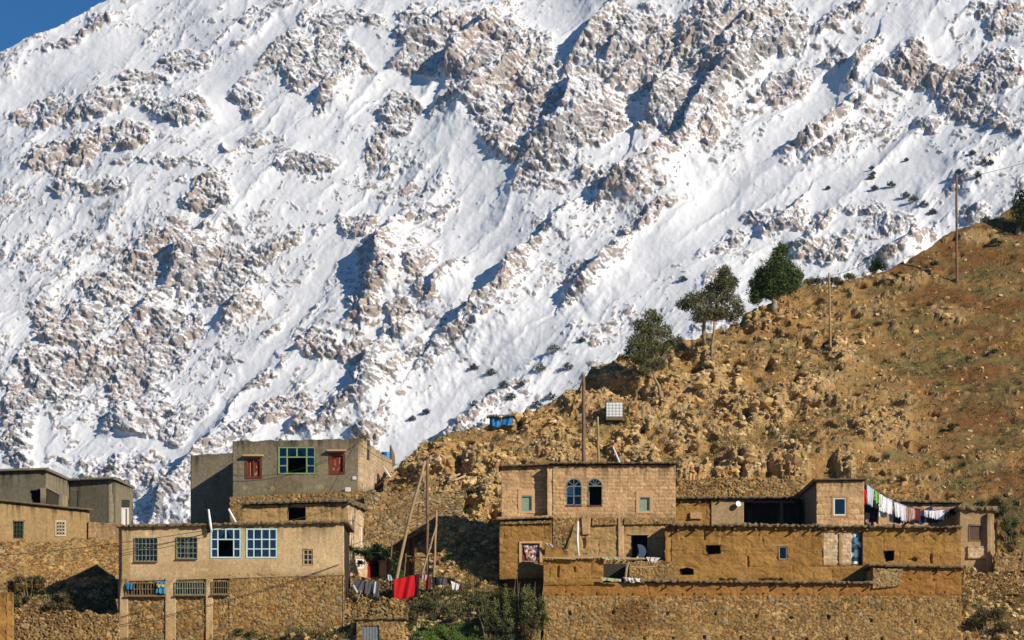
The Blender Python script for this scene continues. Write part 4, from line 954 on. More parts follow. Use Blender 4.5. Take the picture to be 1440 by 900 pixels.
shell(B1, q, 10.5, tuple(p.z for p in q), M['inside'], 'wall')
q = [P(97,678,144.9), P(160,676,144.5), P(187,689,149.4), P(90,689,149.4)]
shell(B1, q, 10.5, tuple(p.z for p in q), M['inside'], 'wall')
q = [P(-120,665.5,137.5), P(66,660.5,138.7), P(98.5,675.5,144.9), P(-120,676,144.9)]
rough_slab(B1, 'roof', q, tuple(p.z for p in q), .12, M['conc'], 3, .006)
q = [P(97,675.5,144.2), P(161,673.2,143.9), P(188.5,686.6,149.8), P(90,687,149.8)]
rough_slab(B1, 'roof', q, tuple(p.z for p in q), .12, M['conc'], 4, .006)
for a, b in (((66,660,138.68),(98.5,675,144.9)),((161,672.6,143.9),(188.5,686,149.8))):
    mb = MB(); mb.bar(P(*a), P(*b), .14, .12); mb.build('roof_edge', M['conc'], B1)
pbs = Pl(65,139,97,144.6); pbt = Pl(160,144.2,187,149.4); pb2 = Pl(97,144.6,160,144.2)
pbox(B1, pbs, 88,698,89.2,716,-.04,.06,'wood_light','door_frame'); pbox(B1, pbs, 91.5,698,93,716,-.04,.06,'wood_light','door_frame')
pbox(B1, pbs, 84.5,694,86.5,716,-.1,.05,'conc','post')
fo = win(B1, pbt, 170,703,181,741, (0,.5,1), (0,.3,1), (), 'white', .09, -.03); lab(fo, 'tall white framed window on the grey side wall')
pbox(fo, pbt, 170.5,703,181,713,-.02,.06,'green','shade')
mb = MB(); mb.tube([P(109.5,713,143.9),P(110.5,690,143.9)],.07,8); mb.build('vent_pipe', M['black'], B1)

# ---------------------------------------------------------------- ochre house in front of it
A1 = thing('ochre_house', P(50,770,136), 'ochre plastered house with a small green window and a white grille at far left', 'house')
relief(A1, 'front_wall', (-120,693,130.6), (126,719,140.0), (126,764,140.0), (-120,775,130.6), 'plasterochre', [rect(19,733,33,757), rect(78,733,91,753)], seed=61, res=.05)
pa = Pl(-120,130.6,126,140.0)
q = [pa.pt(-120,695,-.08), pa.pt(126,720,-.08)]; q += [q[1]-pa.n*5, q[0]-pa.n*5]
shell(A1, q, 9.4, (q[0].z-.1, q[1].z-.1, q[1].z-.1, q[0].z-.1), M['inside'], 'wall')
A = pa.pt(-120,692.5,.25); B = pa.pt(127.5,718.5,.25)
rough_slab(A1, 'roof', [A,B,B-pa.n*5.4,A-pa.n*5.4], (A.z,B.z,B.z,A.z), .10, M['mud_dark'], 8, .012)
fo = win(A1, pa, 19,733,33,757, (0,.33,.66,1), (0,.25,.5,.75,1), (), 'green', .05, -.05); lab(fo, 'small green lattice window'); pbox(fo, pa, 19,733,33,757,-.12,-.09,'green','shutter')
pbox(A1, pa, 18,731.5,34.5,733.3,-.02,.09,'wood','lintel')
fo = bars(A1, pa, 78.5,733.5,90.5,752.5, 3, 4, .03, .022, 'pale', 'window'); lab(fo, 'small window behind a curly white grille')
g_ = MB()
for i in range(3):
    for j in range(4):
        cx, cy = 80.5+i*4, 736+j*4.7; pts = [pa.pt(cx+1.5*math.cos(t_), cy+1.8*math.sin(t_), .05) for t_ in [k*math.pi/4 for k in range(9)]]; g_.tube(pts, .012, 4)
g_.build('grille_scroll', M['pale'], fo); g_ = MB(); pa.box(g_, 77,731.8,92,733.5,0,.05); pa.box(g_, 77,752.5,92,754.2,0,.05); pa.box(g_, 77,733.5,78.3,752.5,0,.045); pa.box(g_, 90.7,733.5,92,752.5,0,.045); g_.build('surround', M['pale'], fo)
t = thing('block_wall', P(147,765,139.6), 'pale block garden wall between the ochre house and the beige house', 'wall')
relief(t, 'wall_face', (124,734,139.8), (172,737,139.4), (172,800,139.4), (124,790,139.8), 'brickbig', seed=62, res=.05, rough_top=.05)
t = thing('retaining_wall', P(60,838,135), 'rough stone retaining wall under the ochre house', 'wall')
relief(t, 'wall_face', (-120,768,130.3), (172,757,139.2), (172,842,139.2), (-120,850,130.3), 'rubble', seed=63, res=.045, rough_top=.3, amp=1.5)
t = thing('dry_stone_wall', P(90,900,129.4), 'dry stone wall along the bottom left edge of the photo', 'wall')
relief(t, 'wall_face', (14,858,129.4), (168,862,129.2), (168,920,129.2), (14,920,129.4), 'rubble', seed=64, res=.042, rough_top=.25, amp=1.4)
t = thing('mud_pillar', P(5,900,129.0), 'mud wall end with a flat stone on top at the bottom left corner', 'wall')
relief(t, 'wall_face', (-90,836,128.9), (18,833,128.9), (18,920,128.9), (-90,920,128.9), 'adobe', seed=65, res=.045, rough_top=.1)
relief(t, 'wall_side', (18,833,128.92), (18.6,834,130.6), (18.6,920,130.6), (18,920,128.92), 'adobe', seed=66, res=.1)

# ---------------------------------------------------------------- pink brick house
pg = Pl(777,134.6,950,134.6); pgl = Pl(705,135.2,777,135.2); pgd = Pl(702,134.4,775,134.4)
G = thing('brick_house', pg.pt(830,790), 'tall pink mud brick house with two arched windows', 'house')
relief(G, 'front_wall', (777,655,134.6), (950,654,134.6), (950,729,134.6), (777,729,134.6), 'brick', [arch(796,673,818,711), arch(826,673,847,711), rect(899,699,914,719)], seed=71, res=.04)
relief(G, 'side_wall', (777,655,134.6), (776.9,655,135.25), (776.9,729,135.25), (777,729,134.6), 'brick', seed=72, res=.1)
relief(G, 'front_wall', (705,657,135.2), (778,655,135.2), (778,731,135.2), (705,731,135.2), 'brick', [rect(733,697,748,719)], seed=73, res=.04)
back_shell(G, pg, 777.5, 949.5, 656, 7.0, 2.5, 'inside'); back_shell(G, pgl, 705.5, 777, 658, 7.0, 1.9, 'pinkplaster')
slab(G, pg, 774, 953, 653, 652.5, 2.7, .28, .10, 'mud_dark', 11, .035); slab(G, pgl, 701, 776, 657, 654.5, 2.1, .30, .10, 'mud_dark', 12, .02)
relief(G, 'lower_wall', (776,728,134.58), (951,727,134.58), (951,800,134.58), (776,800,134.58), 'adobepale', [[(888,753),(911,752),(910,775),(912,800),(889,800)]], pits=[(819,757,823,772),(943,754,946,760)], seed=74, res=.042)
relief(G, 'stone_course', (777,728,134.52), (809,728,134.52), (800,770,134.52), (777,775,134.52), 'stonesmall', seed=75, res=.045)
relief(G, 'stone_course', (832,729,134.5), (866,729,134.5), (866,738,134.5), (832,739,134.5), 'stonesmall', seed=76, res=.045)
relief(G, 'stone_course', (877,729,134.5), (950,729,134.5), (950,737,134.5), (877,738,134.5), 'stonesmall', seed=77, res=.045)
relief(G, 'pilaster', (869,728,134.5), (877,728,134.5), (877,784,134.5), (869,784,134.5), 'plasterpink', seed=78, res=.05)
relief(G, 'pilaster', (817,727,134.48), (831,727,134.48), (829,752,134.48), (819,752,134.48), 'plasterpink', seed=79, res=.05)
relief(G, 'lower_wall', (702,734,134.4), (776,732,134.4), (776,812,134.4), (702,815,134.4), 'adobe', [rect(733,764,759,790)], seed=80, res=.042)
relief(G, 'stone_course', (703,733,134.34), (775,731,134.34), (775,736,134.34), (703,738,134.34), 'stonegrey', seed=81, res=.045)
back_shell(G, pgd, 702.5, 776, 735, 6.5, 2.8, 'mud', roof=False)
slab(G, pgd, 698, 778, 731.5, 728.5, .9, .3, .13, 'mud', 13, .02, name='ledge')
pbox(G, pg, 884,750.5,913,752.5,-.1,.08,'wood_light','lintel')
# arched windows
for k, (a,b,c,d) in enumerate(((796,673,818,711),(826,673,847,711))):
    r_ = (c-a)/2; cx = (a+c)/2; f_ = MB()
    ap = [pg.pt(cx-(r_-.4)*math.cos(t_), b+r_-(r_-.4)*math.sin(t_), .0) for t_ in [math.pi*i/14 for i in range(15)]]
    f_.tube([pg.pt(a+.5,d-.3,0)]+ap+[pg.pt(c-.5,d-.3,0)], .035, 6)
    f_.bar(pg.pt(a,b+r_,0), pg.pt(c,b+r_,0), .06)
    for t_ in ((.25,.5,.75) if k == 0 else (.22,.42,.58,.78)):
        f_.bar(pg.pt(cx,b+r_,0), pg.pt(cx-(r_-.3)*math.cos(math.pi*t_), b+r_-(r_-.3)*math.sin(math.pi*t_), 0), .035)
    if k == 0:
        f_.bar(pg.pt(cx,b+r_,0), pg.pt(cx,d,0), .06); f_.bar(pg.pt(a,(b+r_+d)/2,0), pg.pt(c,(b+r_+d)/2,0), .04); f_.bar(pg.pt(a,d-1,0), pg.pt(c,d-1,0), .06)
    else: f_.bar(pg.pt(a+2.6,b+r_,-.3), pg.pt(a+2.6,d,-.3), .05)
    fo = f_.build('arched_window', M['sheet'], G); lab(fo, ['arched window with closed casements','arched window open onto a dark room'][k])
    g_ = MB(); pts = [pg.pt(cx-(r_-.5)*math.cos(t_), b+r_-(r_-.5)*math.sin(t_), -.03) for t_ in [math.pi*i/10 for i in range(11)]]
    g_.add(pts+[pg.pt(cx,b+r_,-.03)], [(i,i+1,11) for i in range(10)])
    if k == 0: pg.box(g_, a+1,b+r_,c-1,d-1,-.04,-.03)
    g_.build('pane', M['glass'], fo)
    if k == 0: pbox(fo, pg, a+1.5,b+r_+1,cx-1.5,b+r_+11,-.16,-.13,'plastic','curtain')
    pbox(fo, pg, a-.5,d-.6,c+.5,d+1.2,-.1,.06,'rust' ,'sill')
for pl_, a,b,c,d,l in ((pgl,733,697,748,719,'grey green shutter left of the arched windows'),(pg,899,699,914,719,'grey green shutter right of the arched windows')):
    fr_ = MB(); 
    for q_ in ((a-4.5,b-9,a,d+3),(c,b-9,c+4.5,d+3),(a,b-9,c,b),(a,d,c,d+3)): pl_.box(fr_, *q_, -.05, .055)
    fr_.build('window_surround', M['pinkplaster'], G)
    fo = win(G, pl_, a,b,c,d, (0,1), (0,1), (), 'greypaint', .05, -.01, None, glass=False, name='window'); lab(fo, l); pbox(fo, pl_, a+1,b+1,c-1,d-1,-.10,-.06,'greypaint','shutter')
# window with the printed rag
fr_ = MB(); 
for q_ in ((730,761,733,791),(759,761,762.5,791),(733,761,759,764)): pgd.box(fr_, *q_, -.05, .06)
fr_.build('window_surround', M['pinkplaster'], G)
fo = win(G, pgd, 733,764,759,790, (0,1), (0,1), (), 'wood_light', .05, -.08, None, glass=False); lab(fo, 'low window stuffed with a red and white rag')
pbox(fo, pgd, 734,765,758,789,-.2,-.16,'rust','shutter')
mb = MB(); rr = random.Random(3); n = 16
vs = []; 
for i in range(n+1):
    for j in range(n+1):
        u, v_ = i/n, j/n; x = 735.5+u*22.5; y = 766+v_*22; x = max(x, 735.5+6*v_+(u*.01)); vs.append(pgd.pt(x, y, -.10+.03*math.sin(u*9+v_*4)+.02*math.sin(v_*17)))
mb.add(vs, [(i*(n+1)+j, i*(n+1)+j+1, (i+1)*(n+1)+j+1, (i+1)*(n+1)+j) for i in range(n) for j in range(n)])
def ragmat():
    m = bpy.data.materials.new('red_white_print'); m.use_nodes = True; nn = m.node_tree; b_ = nn.nodes['Principled BSDF']; b_.inputs['Roughness'].default_value = .9
    tc = nn.nodes.new('ShaderNodeTexCoord'); mp = nn.nodes.new('ShaderNodeMapping'); mp.inputs['Scale'].default_value = (5,1,3.2)
    no = nn.nodes.new('ShaderNodeTexNoise'); no.inputs['Scale'].default_value = 1.6; no.inputs['Detail'].default_value = 2
    cr = nn.nodes.new('ShaderNodeValToRGB'); cr.color_ramp.interpolation = 'CONSTANT'; cr.color_ramp.elements[0].color = (.17,.03,.025,1); cr.color_ramp.elements[1].position = .52; cr.color_ramp.elements[1].color = (.62,.58,.56,1)
    e_ = cr.color_ramp.elements.new(.44); e_.color = (.36,.17,.13,1)
    nn.links.new(tc.outputs['Object'], mp.inputs[0]); nn.links.new(mp.outputs[0], no.inputs[0]); nn.links.new(no.outputs[0], cr.inputs[0]); nn.links.new(cr.outputs[0], b_.inputs['Base Color']); return m
tag(mb.build('rag', ragmat(), smooth=True), 'red and white printed rag stuffed in the low window of the brick house', 'rag')
# white crescent of a dish in the doorway, white pole, sticks
def dish(name, c, r, nrm, m, label, a0=0, a1=2*math.pi):
    mb = MB(); nrm = Vector(nrm).normalized(); u = nrm.cross(Vector((0,0,1))).normalized(); v_ = nrm.cross(u); rows = []
    for i in range(6):
        q = i/5; rows.append([Vector(c)-nrm*(r*.25*(1-q*q))+(u*math.cos(t_)+v_*math.sin(t_))*r*max(q,.02) for t_ in [a0+(a1-a0)*k/20 for k in range(21)]])
    vs = [p for r_ in rows for p in r_]; mb.add(vs, [(i*21+k,i*21+k+1,(i+1)*21+k+1,(i+1)*21+k) for i in range(5) for k in range(20)])
    b0 = [Vector(p)-nrm*.02 for p in vs]; mb.add(b0, [(i*21+k,(i+1)*21+k,(i+1)*21+k+1,i*21+k+1) for i in range(5) for k in range(20)])
    o = mb.build(name, m, smooth=True); return tag(o, label, 'satellite dish')
dish('satellite_dish', pg.pt(897.5,777,.45), .40, (-.25,-1,.1), M['plastic'], 'white broken satellite dish standing in the dark doorway of the brick house', 1.2, 4.9)
tube_thing('white_pole', [pg.pt(813,784,.9), pg.pt(811.5,760,.7), pg.pt(812.5,734,.3)], [.06,.055,.05], 'plastic', 'white pole propped against the front of the brick house', 'pole')

# ---------------------------------------------------------------- long adobe house
pi_ = Pl(945,133.0,1352,133.0)
I = thing('long_adobe_house', pi_.pt(1150,822), 'long brown rammed earth house with beam ends under its roof edge', 'house')
HI = [[(993,767),(1013,766),(1014,778),(995,780)], rect(1095,768,1107,787), [(957,800),(966,798),(975,800),(976,808),(958,808)], rect(1158,748,1213,794), [(1243,775),(1258,774),(1257,788),(1246,790)]]
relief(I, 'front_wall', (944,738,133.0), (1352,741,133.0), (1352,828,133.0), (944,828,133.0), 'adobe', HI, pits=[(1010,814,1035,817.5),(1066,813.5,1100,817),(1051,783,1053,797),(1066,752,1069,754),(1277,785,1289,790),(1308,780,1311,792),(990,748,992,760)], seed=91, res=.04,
   stain=[(1148,765,10,40,(.9,.85,.8),.5),(1330,780,30,30,(1.1,1.1,1.1),.4)])
relief(I, 'side_wall', (944,738,133.02), (943.8,739,134.4), (943.8,828,134.4), (944,828,133.02), 'adobe', seed=92, res=.08)
relief(I, 'block_panel', (1157,746,133.06), (1197,746,133.06), (1197,796,133.06), (1157,796,133.06), 'brickpale', seed=93, res=.04)
pbox(I, pi_, 1180,750,1183.5,793,-.05,.03,'mud','post')
back_shell(I, pi_, 945, 1351.5, 741, 5.0, 5.0, 'mud')
slab(I, pi_, 942, 1150, 740.5, 741.5, 4.5, .28, .15, 'mud_dark', 21, .055); slab(I, pi_, 1150, 1352, 742, 743.5, 4.5, .26, .13, 'mud_dark', 22, .05)
beams(I, pi_, [953,978,1005,1033,1062,1090,1117,1138,1160,1184,1218,1245,1271,1300,1328,1345], 745, 5)
fo = win(I, pi_, 1095,768,1107,787, (0,1), (0,1), (), 'wood_light', .055, -.04); lab(fo, 'small wooden framed window in the middle of the long wall')
pbox(I, pi_, 1084,766,1108,767.4,-.05,.03,'wood_light','lintel')
cm = MB(); vs = []; n = 18
for i in range(n+1):
    u = i/n
    for j in range(n+1): vs.append(pi_.pt(1196+u*16, 749+j/n*44, -.12-.03*math.sin(u*13)))
cm.add(vs, [(i*(n+1)+j, i*(n+1)+j+1, (i+1)*(n+1)+j+1, (i+1)*(n+1)+j) for i in range(n) for j in range(n)])
def printmat():
    m = bpy.data.materials.new('blue_print_curtain'); m.use_nodes = True; nn = m.node_tree; b_ = nn.nodes['Principled BSDF']; b_.inputs['Roughness'].default_value = .9
    tc = nn.nodes.new('ShaderNodeTexCoord'); vo = nn.nodes.new('ShaderNodeTexVoronoi'); vo.inputs['Scale'].default_value = 4.2
    cr = nn.nodes.new('ShaderNodeValToRGB'); cr.color_ramp.interpolation = 'CONSTANT'; cr.color_ramp.elements[0].color = (.02,.03,.05,1); cr.color_ramp.elements[1].position = .7; cr.color_ramp.elements[1].color = (.55,.6,.6,1)
    e_ = cr.color_ramp.elements.new(.35); e_.color = (.06,.17,.25,1); e_ = cr.color_ramp.elements.new(.5); e_.color = (.02,.03,.06,1)
    nn.links.new(tc.outputs['Object'], vo.inputs[0]); nn.links.new(vo.outputs['Color'], cr.inputs[0]); nn.links.new(cr.outputs[0], b_.inputs['Base Color']); return m
cm.build('door_curtain', printmat(), I, smooth=True)
pbox(I, pi_, 1212,748,1213.5,794,-.25,.02,'black','door_frame')

# ---------------------------------------------------------------- lower stone building with putlog holes
ph = Pl(765,131.0,1352,131.0)
Hh = thing('lower_stone_building', ph.pt(1050,905), 'long lower storey of rubble stone with a mud band and rows of small square holes', 'building')
pits = [(x-1.6,y-2.2,x+1.6,y+2.4,.22) for x,y in ((801,863),(862,861),(938,863),(1006,863),(1063,867),(1111,868),(1165,868),(1224,872),(1287,873),(905,897),(946,897),(990,896),(1041,897),(1087,898),(1134,899),(1190,898),(1240,899))]
relief(Hh, 'stone_wall', (764,838,131.0), (1352,838,131.0), (1352,922,131.0), (764,922,131.0), 'stone', pits=pits, seed=101, res=.042, material=M['masonry'],
   stain=[(885,868,34,26,(.62,.55,.5),.9),(830,850,40,14,(1.12,1.1,1.05),.6),(1100,850,200,8,(1.1,1.08,1.02),.5)])
relief(Hh, 'mud_band', (764,819,130.98), (1227,820,130.98), (1227,839,130.98), (764,839,130.98), 'adobered', pits=[(x,835,x+2.2,837.5,.12) for x in (780,803,838,850,868,888,935,958,975,990,1010,1040,1072,1100,1120,1150,1180,1200)], seed=102, res=.04)
relief(Hh, 'mud_wall', (764,786,130.95), (849,785,130.95), (848,823,130.95), (764,823,130.95), 'adobe', pits=[(806,797,809,805,.12),(783,795,786,812,.12)], seed=103, res=.04, rough_top=.1)
relief(Hh, 'mud_wall', (1225,797,130.97), (1352,799,130.97), (1352,840,130.97), (1225,840,130.97), 'adobered', pits=[(x,815,x+4,817,.1) for x in (1278,1292,1311)]+[(x,832,x+2,834,.1) for x in (1283,1306,1327)], seed=104, res=.04)
relief(Hh, 'stone_panel', (1227,799,130.9), (1270,800,130.9), (1264,824,130.9), (1227,828,130.9), 'stonegrey', seed=105, res=.04)
back_shell(Hh, ph, 765, 848, 788, 4.8, 2.0, 'mud'); back_shell(Hh, ph, 848, 1226, 823, 4.8, 2.0, 'mud'); back_shell(Hh, ph, 1226, 1351.5, 801, 4.8, 2.0, 'mud')
slab(Hh, ph, 885, 1228, 819, 821.5, 2.1, .26, .13, 'mud_dark', 31, .05); slab(Hh, ph, 1221, 1357, 796.5, 799.5, 2.1, .26, .13, 'mud_dark', 32, .03)
beams(Hh, ph, [938,975,1015,1052,1092,1125,1160,1190,1222], 824, 6, .3, .045); beams(Hh, ph, [1236,1262,1290,1318,1342], 803, 7, .26, .04)
relief(Hh, 'terrace_wall', (884,789,131.9), (950,791,131.9), (950,822,131.9), (884,822,131.9), 'stonesmall', seed=106, res=.045, rough_top=.15)
t = thing('brush_shed', ph.pt(866,818,-1), 'dark open shed roofed with sticks and greenish plastic left of the doorway terrace', 'shed')
mb = MB(); rr = random.Random(12)
for i in range(26):
    x = 768+i*4.6+rr.uniform(-1,1); mb.tube([ph.pt(x,786+rr.uniform(-1,1),.25), ph.pt(x+rr.uniform(-4,4),787,-2.4)], .035, 5)
for i in range(7):
    mb.tube([ph.pt(765+i*14+rr.uniform(-5,5), 785+rr.uniform(-1.2,1), .2-.3*i/7), ph.pt(808+i*15+rr.uniform(-5,8), 785.5+rr.uniform(-1.5,1.5), .25-.3*i/7)], rr.uniform(.03,.05), 6)
mb.build('stick_roof', M['wood_light'], t)
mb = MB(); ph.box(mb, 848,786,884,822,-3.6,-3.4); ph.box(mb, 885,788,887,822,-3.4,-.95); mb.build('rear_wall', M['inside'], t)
mb = MB(); mb.tube([ph.pt(879,820,.1), ph.pt(881,800,.15), ph.pt(884,790,.15), ph.pt(893,786,.2)], [.07,.06,.06,.05], 7); mb.build('crooked_post', M['wood_light'], t)
mb = MB(); mb.tube([ph.pt(886,797,.15), ph.pt(900,799,.2), ph.pt(921,797,.2)], .045, 6); mb.tube([ph.pt(848,785,.25), ph.pt(880,786.5,.3), ph.pt(925,786,.3)], .05, 6); mb.build('rail', M['wood_light'], t)
def sheet(name, pl, quad, off, m, label, cat, group=None, fold=.04, nf=7, n=20, seed=0, parent=None, sag=0.0, thick=.012):
    """a hanging or draped cloth through four photo corners TL TR BR BL, with folds and a real thickness"""
    rr = random.Random(seed); ph_ = rr.uniform(0,6); tl,tr,br,bl = quad; vs = []; o2 = []
    for i in range(n+1):
        u = i/n
        for j in range(n+1):
            v_ = j/n
            x = (tl[0]*(1-u)+tr[0]*u)*(1-v_)+(bl[0]*(1-u)+br[0]*u)*v_
            y = (tl[1]*(1-u)+tr[1]*u)*(1-v_)+(bl[1]*(1-u)+br[1]*u)*v_+sag*4*u*(1-u)*(1-v_)+rr.uniform(-.15,.15)*v_+.8*math.sin(u*11+ph_)*v_*fold/.04
            o = off+fold*(.35+.65*v_)*math.sin(u*nf*2+ph_+1.2*v_)+fold*.5*math.sin(u*nf*4.7+v_*3+ph_)
            vs.append(pl.pt(x,y,o)); o2.append(pl.pt(x,y,o-thick))
    k = n+1; N = k*k; fs = [(i*k+j, i*k+j+1, (i+1)*k+j+1, (i+1)*k+j) for i in range(n) for j in range(n)]
    fs2 = [tuple(N+q for q in reversed(f)) for f in fs]; rim = [i*k for i in range(k)]+[n*k+j for j in range(1,k)]+[i*k+n for i in range(n-1,-1,-1)]+[j for j in range(n-1,0,-1)]
    fs3 = [(rim[i], rim[(i+1) % len(rim)], N+rim[(i+1) % len(rim)], N+rim[i]) for i in range(len(rim))]
    mb = MB(); mb.add(vs+o2, fs+fs2+fs3); o = mb.build(name, m, parent, smooth=True)
    return tag(o, label, cat, group) if parent is None else o
tarpg = cmat((.36,.42,.22), 'green_plastic_sheet'); rw = cmat((.62,.60,.56), 'white_rag')
sheet('plastic_sheet', ph, ((843,783.5),(872,785),(881,789),(847,787)), .32, tarpg, 'greenish plastic sheet laid over the stick roof of the shed', 'sheet', fold=.03)
sheet('plastic_sheet', ph, ((844,812),(873,815),(873,819),(846,817)), .33, tarpg, 'strip of greenish plastic hanging along the foot of the dark shed', 'sheet', fold=.03, seed=3)
sheet('white_rag', ph, ((908,784),(928,785),(921,793),(911,789)), .35, rw, 'crumpled white rag on the end of the stick roof', 'rag', fold=.05, seed=4)
sheet('white_rag', ph, ((875,812),(900,814),(906,820),(880,819)), .3, rw, 'crumpled pale rag on the mud ledge below the crooked post', 'rag', fold=.05, seed=5)
sheet('white_rag', pgd, ((764,763.5),(776,766),(786,776),(772,772)), .35, rw, 'white rag on the mud corner right of the low window', 'rag', fold=.05, seed=6)
t = thing('mud_corner_wall', P(775,805,133.2), 'short broken mud and stone wall between the low window and the stick roof', 'wall')
relief(t, 'wall_face', (766,767,133.2), (800,775,133.2), (800,795,133.2), (766,795,133.2), 'adobe', seed=107, res=.05, rough_top=.15)

# ---------------------------------------------------------------- roof storey: open gallery and block room
pj = Pl(950,141.0,1148,141.0)
J = thing('gallery_building', pj.pt(1040,745), 'low mud gallery with a wide dark opening behind the long adobe house roof', 'building')
relief(J, 'front_wall', (948,702,141.0), (1001,702,141.0), (1001,748,141.0), (948,748,141.0), 'adobe', pits=[(973,723,977,731,.2),(978,723,982,731,.2)], seed=111, res=.045)
relief(J, 'plaster_panel', (1000,702,140.95), (1046,702,140.95), (1046,748,140.95), (1000,748,140.95), 'plasterdim', seed=112, res=.05)
relief(J, 'block_panel', (970,720.5,140.9), (986,720.5,140.9), (986,730,140.9), (970,730,140.9), 'brickbig', seed=113, res=.05)
back_shell(J, pj, 949, 1128, 702, 10.5, 2.4, 'inside', roof=True)
mb = MB(); pj.box(mb, 1046,702,1060,705.5,-.4,-.1); pj.box(mb, 1060,704,1118,706.5,-.3,-.1); mb.build('beam', M['wood'], J)
mb = MB(); mb.tube([pj.pt(1101,746,-.3), pj.pt(1100,704,-.3)], .09, 7); mb.build('post', M['wood'], J)
slab(J, pj, 946, 1123, 702, 701, 2.3, .3, .13, 'mud_dark', 41, .03)
beams(J, pj, [958,984,1012], 705, 8, .26, .045)
pk = Pl(1148,135.7,1215,135.7); pks = Pl(1148,135.7,1105,146.7); pks.n = Vector((-abs(pks.n.x), pks.n.y, 0)) if pks.n.x > 0 else pks.n
K = thing('block_room', pk.pt(1180,742), 'square pink block room with one framed window on the long house roof', 'room')
relief(K, 'front_wall', (1148,677,135.7), (1215,676,135.7), (1215,745,135.7), (1148,745,135.7), 'brickbig', [rect(1172,700,1190,725)], seed=121, res=.042)
relief(K, 'side_wall', (1125,698,143.35), (1148,678,135.7), (1148,745,135.7), (1125,762,143.35), 'concrete', seed=122, res=.12)  # darker concrete colour puts the shade of this side into the wall
A = pk.pt(1149,678,-.05); B = pk.pt(1215,677,-.05)
shell(K, [A,B,B+Vector((0,7.6,0)),A+Vector((0,7.6,0))], 10.8, (A.z,B.z,B.z-.4,A.z-.4), M['inside'], 'wall')
slab(K, pk, 1145, 1218, 676, 675, 7.5, .22, .09, 'mud_dark', 42, .015)
mb = MB(); mb.bar(P(1146,675.2,135.6), P(1123.5,695.6,143.3), .2, .1); mb.build('eave', M['mud_dark'], K)
fr_ = MB(); 
for q_ in ((1169,697,1172,728),(1190,697,1193,728),(1172,697,1190,700),(1172,725,1190,728)): pk.box(fr_, *q_, -.05, .05)
fr_.build('window_surround', M['mud'], K)
fo = win(K, pk, 1172,700,1190,725, (0,1), (0,1), (), 'white', .07, -.02); pbox(fo, pk, 1173.5,702,1188.5,724,-.14,-.1,'sheet','blind')
L0 = thing('plaster_building', P(1290,745,139.5), 'low plastered building behind the washing lines', 'building')
relief(L0, 'front_wall', (1228,707,139.5), (1351,709,139.5), (1351,750,139.5), (1228,750,139.5), 'plasterpink', seed=131, res=.06)
pl0 = Pl(1228,139.5,1351,139.5); back_shell(L0, pl0, 1229, 1350.5, 709, 10.5, 2.2, 'mud'); slab(L0, pl0, 1226, 1353, 706, 708, 2.3, .25, .12, 'mud_dark', 43, .02)
pL = Pl(1350,137.2,1400,137.2)
L1_ = thing('small_plaster_house', pL.pt(1375,803), 'small beige house with a purple-brown shutter at the right end of the row', 'house')
relief(L1_, 'front_wall', (1350,716,137.2), (1398,718,137.2), (1399,808,137.2), (1350,808,137.2), 'plasterdim', [rect(1362,738,1381,761)], seed=141, res=.05, rough_side=.1)
relief(L1_, 'block_panel', (1361,768,137.1), (1392,768,137.1), (1392,786,137.1), (1361,786,137.1), 'brickpale', seed=142, res=.045)
back_shell(L1_, pL, 1350.5, 1398, 718, 8.8, 4.5, 'mud'); slab(L1_, pL, 1347, 1402, 717, 719, 4.6, .2, .22, 'mud_dark', 44, .05)
fo = win(L1_, pL, 1362,738,1381,761, (0,1), (0,1), (), 'wood', .06, -.02, None, glass=False); pbox(fo, pL, 1363,739,1380,760,-.08,-.05,mat('purple_brown_paint',(.12,.07,.055)),'shutter')
relief(L1_, 'buttress', (1388,722,136.95), (1394,722,136.95), (1396,806,136.95), (1388,806,136.95), 'plasterdim', seed=143, res=.06)
dish('satellite_dish', pj.pt(1038,709,.3), .16, (.3,-1,.3), M['plastic'], 'small white satellite dish on the gallery wall left of the dark opening')

# ================================================================== WALLS ON THE SLOPE
def wallthing(name, label, TL, TR, BR, BL, kind, seed, res=.05, rough=.2, amp=1.3):
    t = thing(name, P((BL[0]+BR[0])/2, (BL[1]+BR[1])/2, (BL[2]+BR[2])/2), label, 'wall')
    relief(t, 'wall_face', TL, TR, BR, BL, kind, seed=seed, res=res, rough_top=rough, amp=amp, rough_side=.2); return t
wallthing('retaining_wall', 'grey stone retaining wall behind the crossed poles', (511,692,139.9), (652,692,140.3), (652,722,140.3), (511,786,139.9), 'stonegrey', 151)
wallthing('dry_stone_wall', 'dry stone terrace wall below the blue tarpaulin shelter', (640,611,149.3), (748,601,150.2), (748,618,150.2), (632,630,149.3), 'rubble', 152)
wallthing('dry_stone_wall', 'dry stone terrace wall running right from the white tank', (832,589,150.6), (925,592,150.6), (925,602,150.6), (832,602,150.6), 'rubble', 153)
wallthing('dry_stone_wall', 'pale rubble wall above the dark gallery opening', (951,673,143.4), (1127,674,143.4), (1127,704,143.4), (951,704,143.4), 'rubble', 154, .045, .2)
wallthing('dry_stone_wall', 'collapsed rubble wall above the washing line', (1222,684,142.1), (1300,688,142.1), (1300,708,142.1), (1222,708,142.1), 'rubble', 155, .05, .4)
wallthing('dry_stone_wall', 'rubble wall right of the small beige house', (1399,775,136.4), (1470,772,136.4), (1470,800,136.4), (1399,806,136.4), 'rubble', 156, .05, .5)
wallthing('dry_stone_wall', 'rubble wall with a dark hollow below the small beige house', (1353,803,134.3), (1440,808,134.3), (1440,836,134.3), (1353,838,134.3), 'rubble', 157, .05, .5)
wallthing('dry_stone_wall', 'tumbled stone wall below the grey clothes', (478,842,131.6), (566,844,131.6), (566,900,131.6), (478,905,131.6), 'rubble', 158, .045, .4, 1.6)
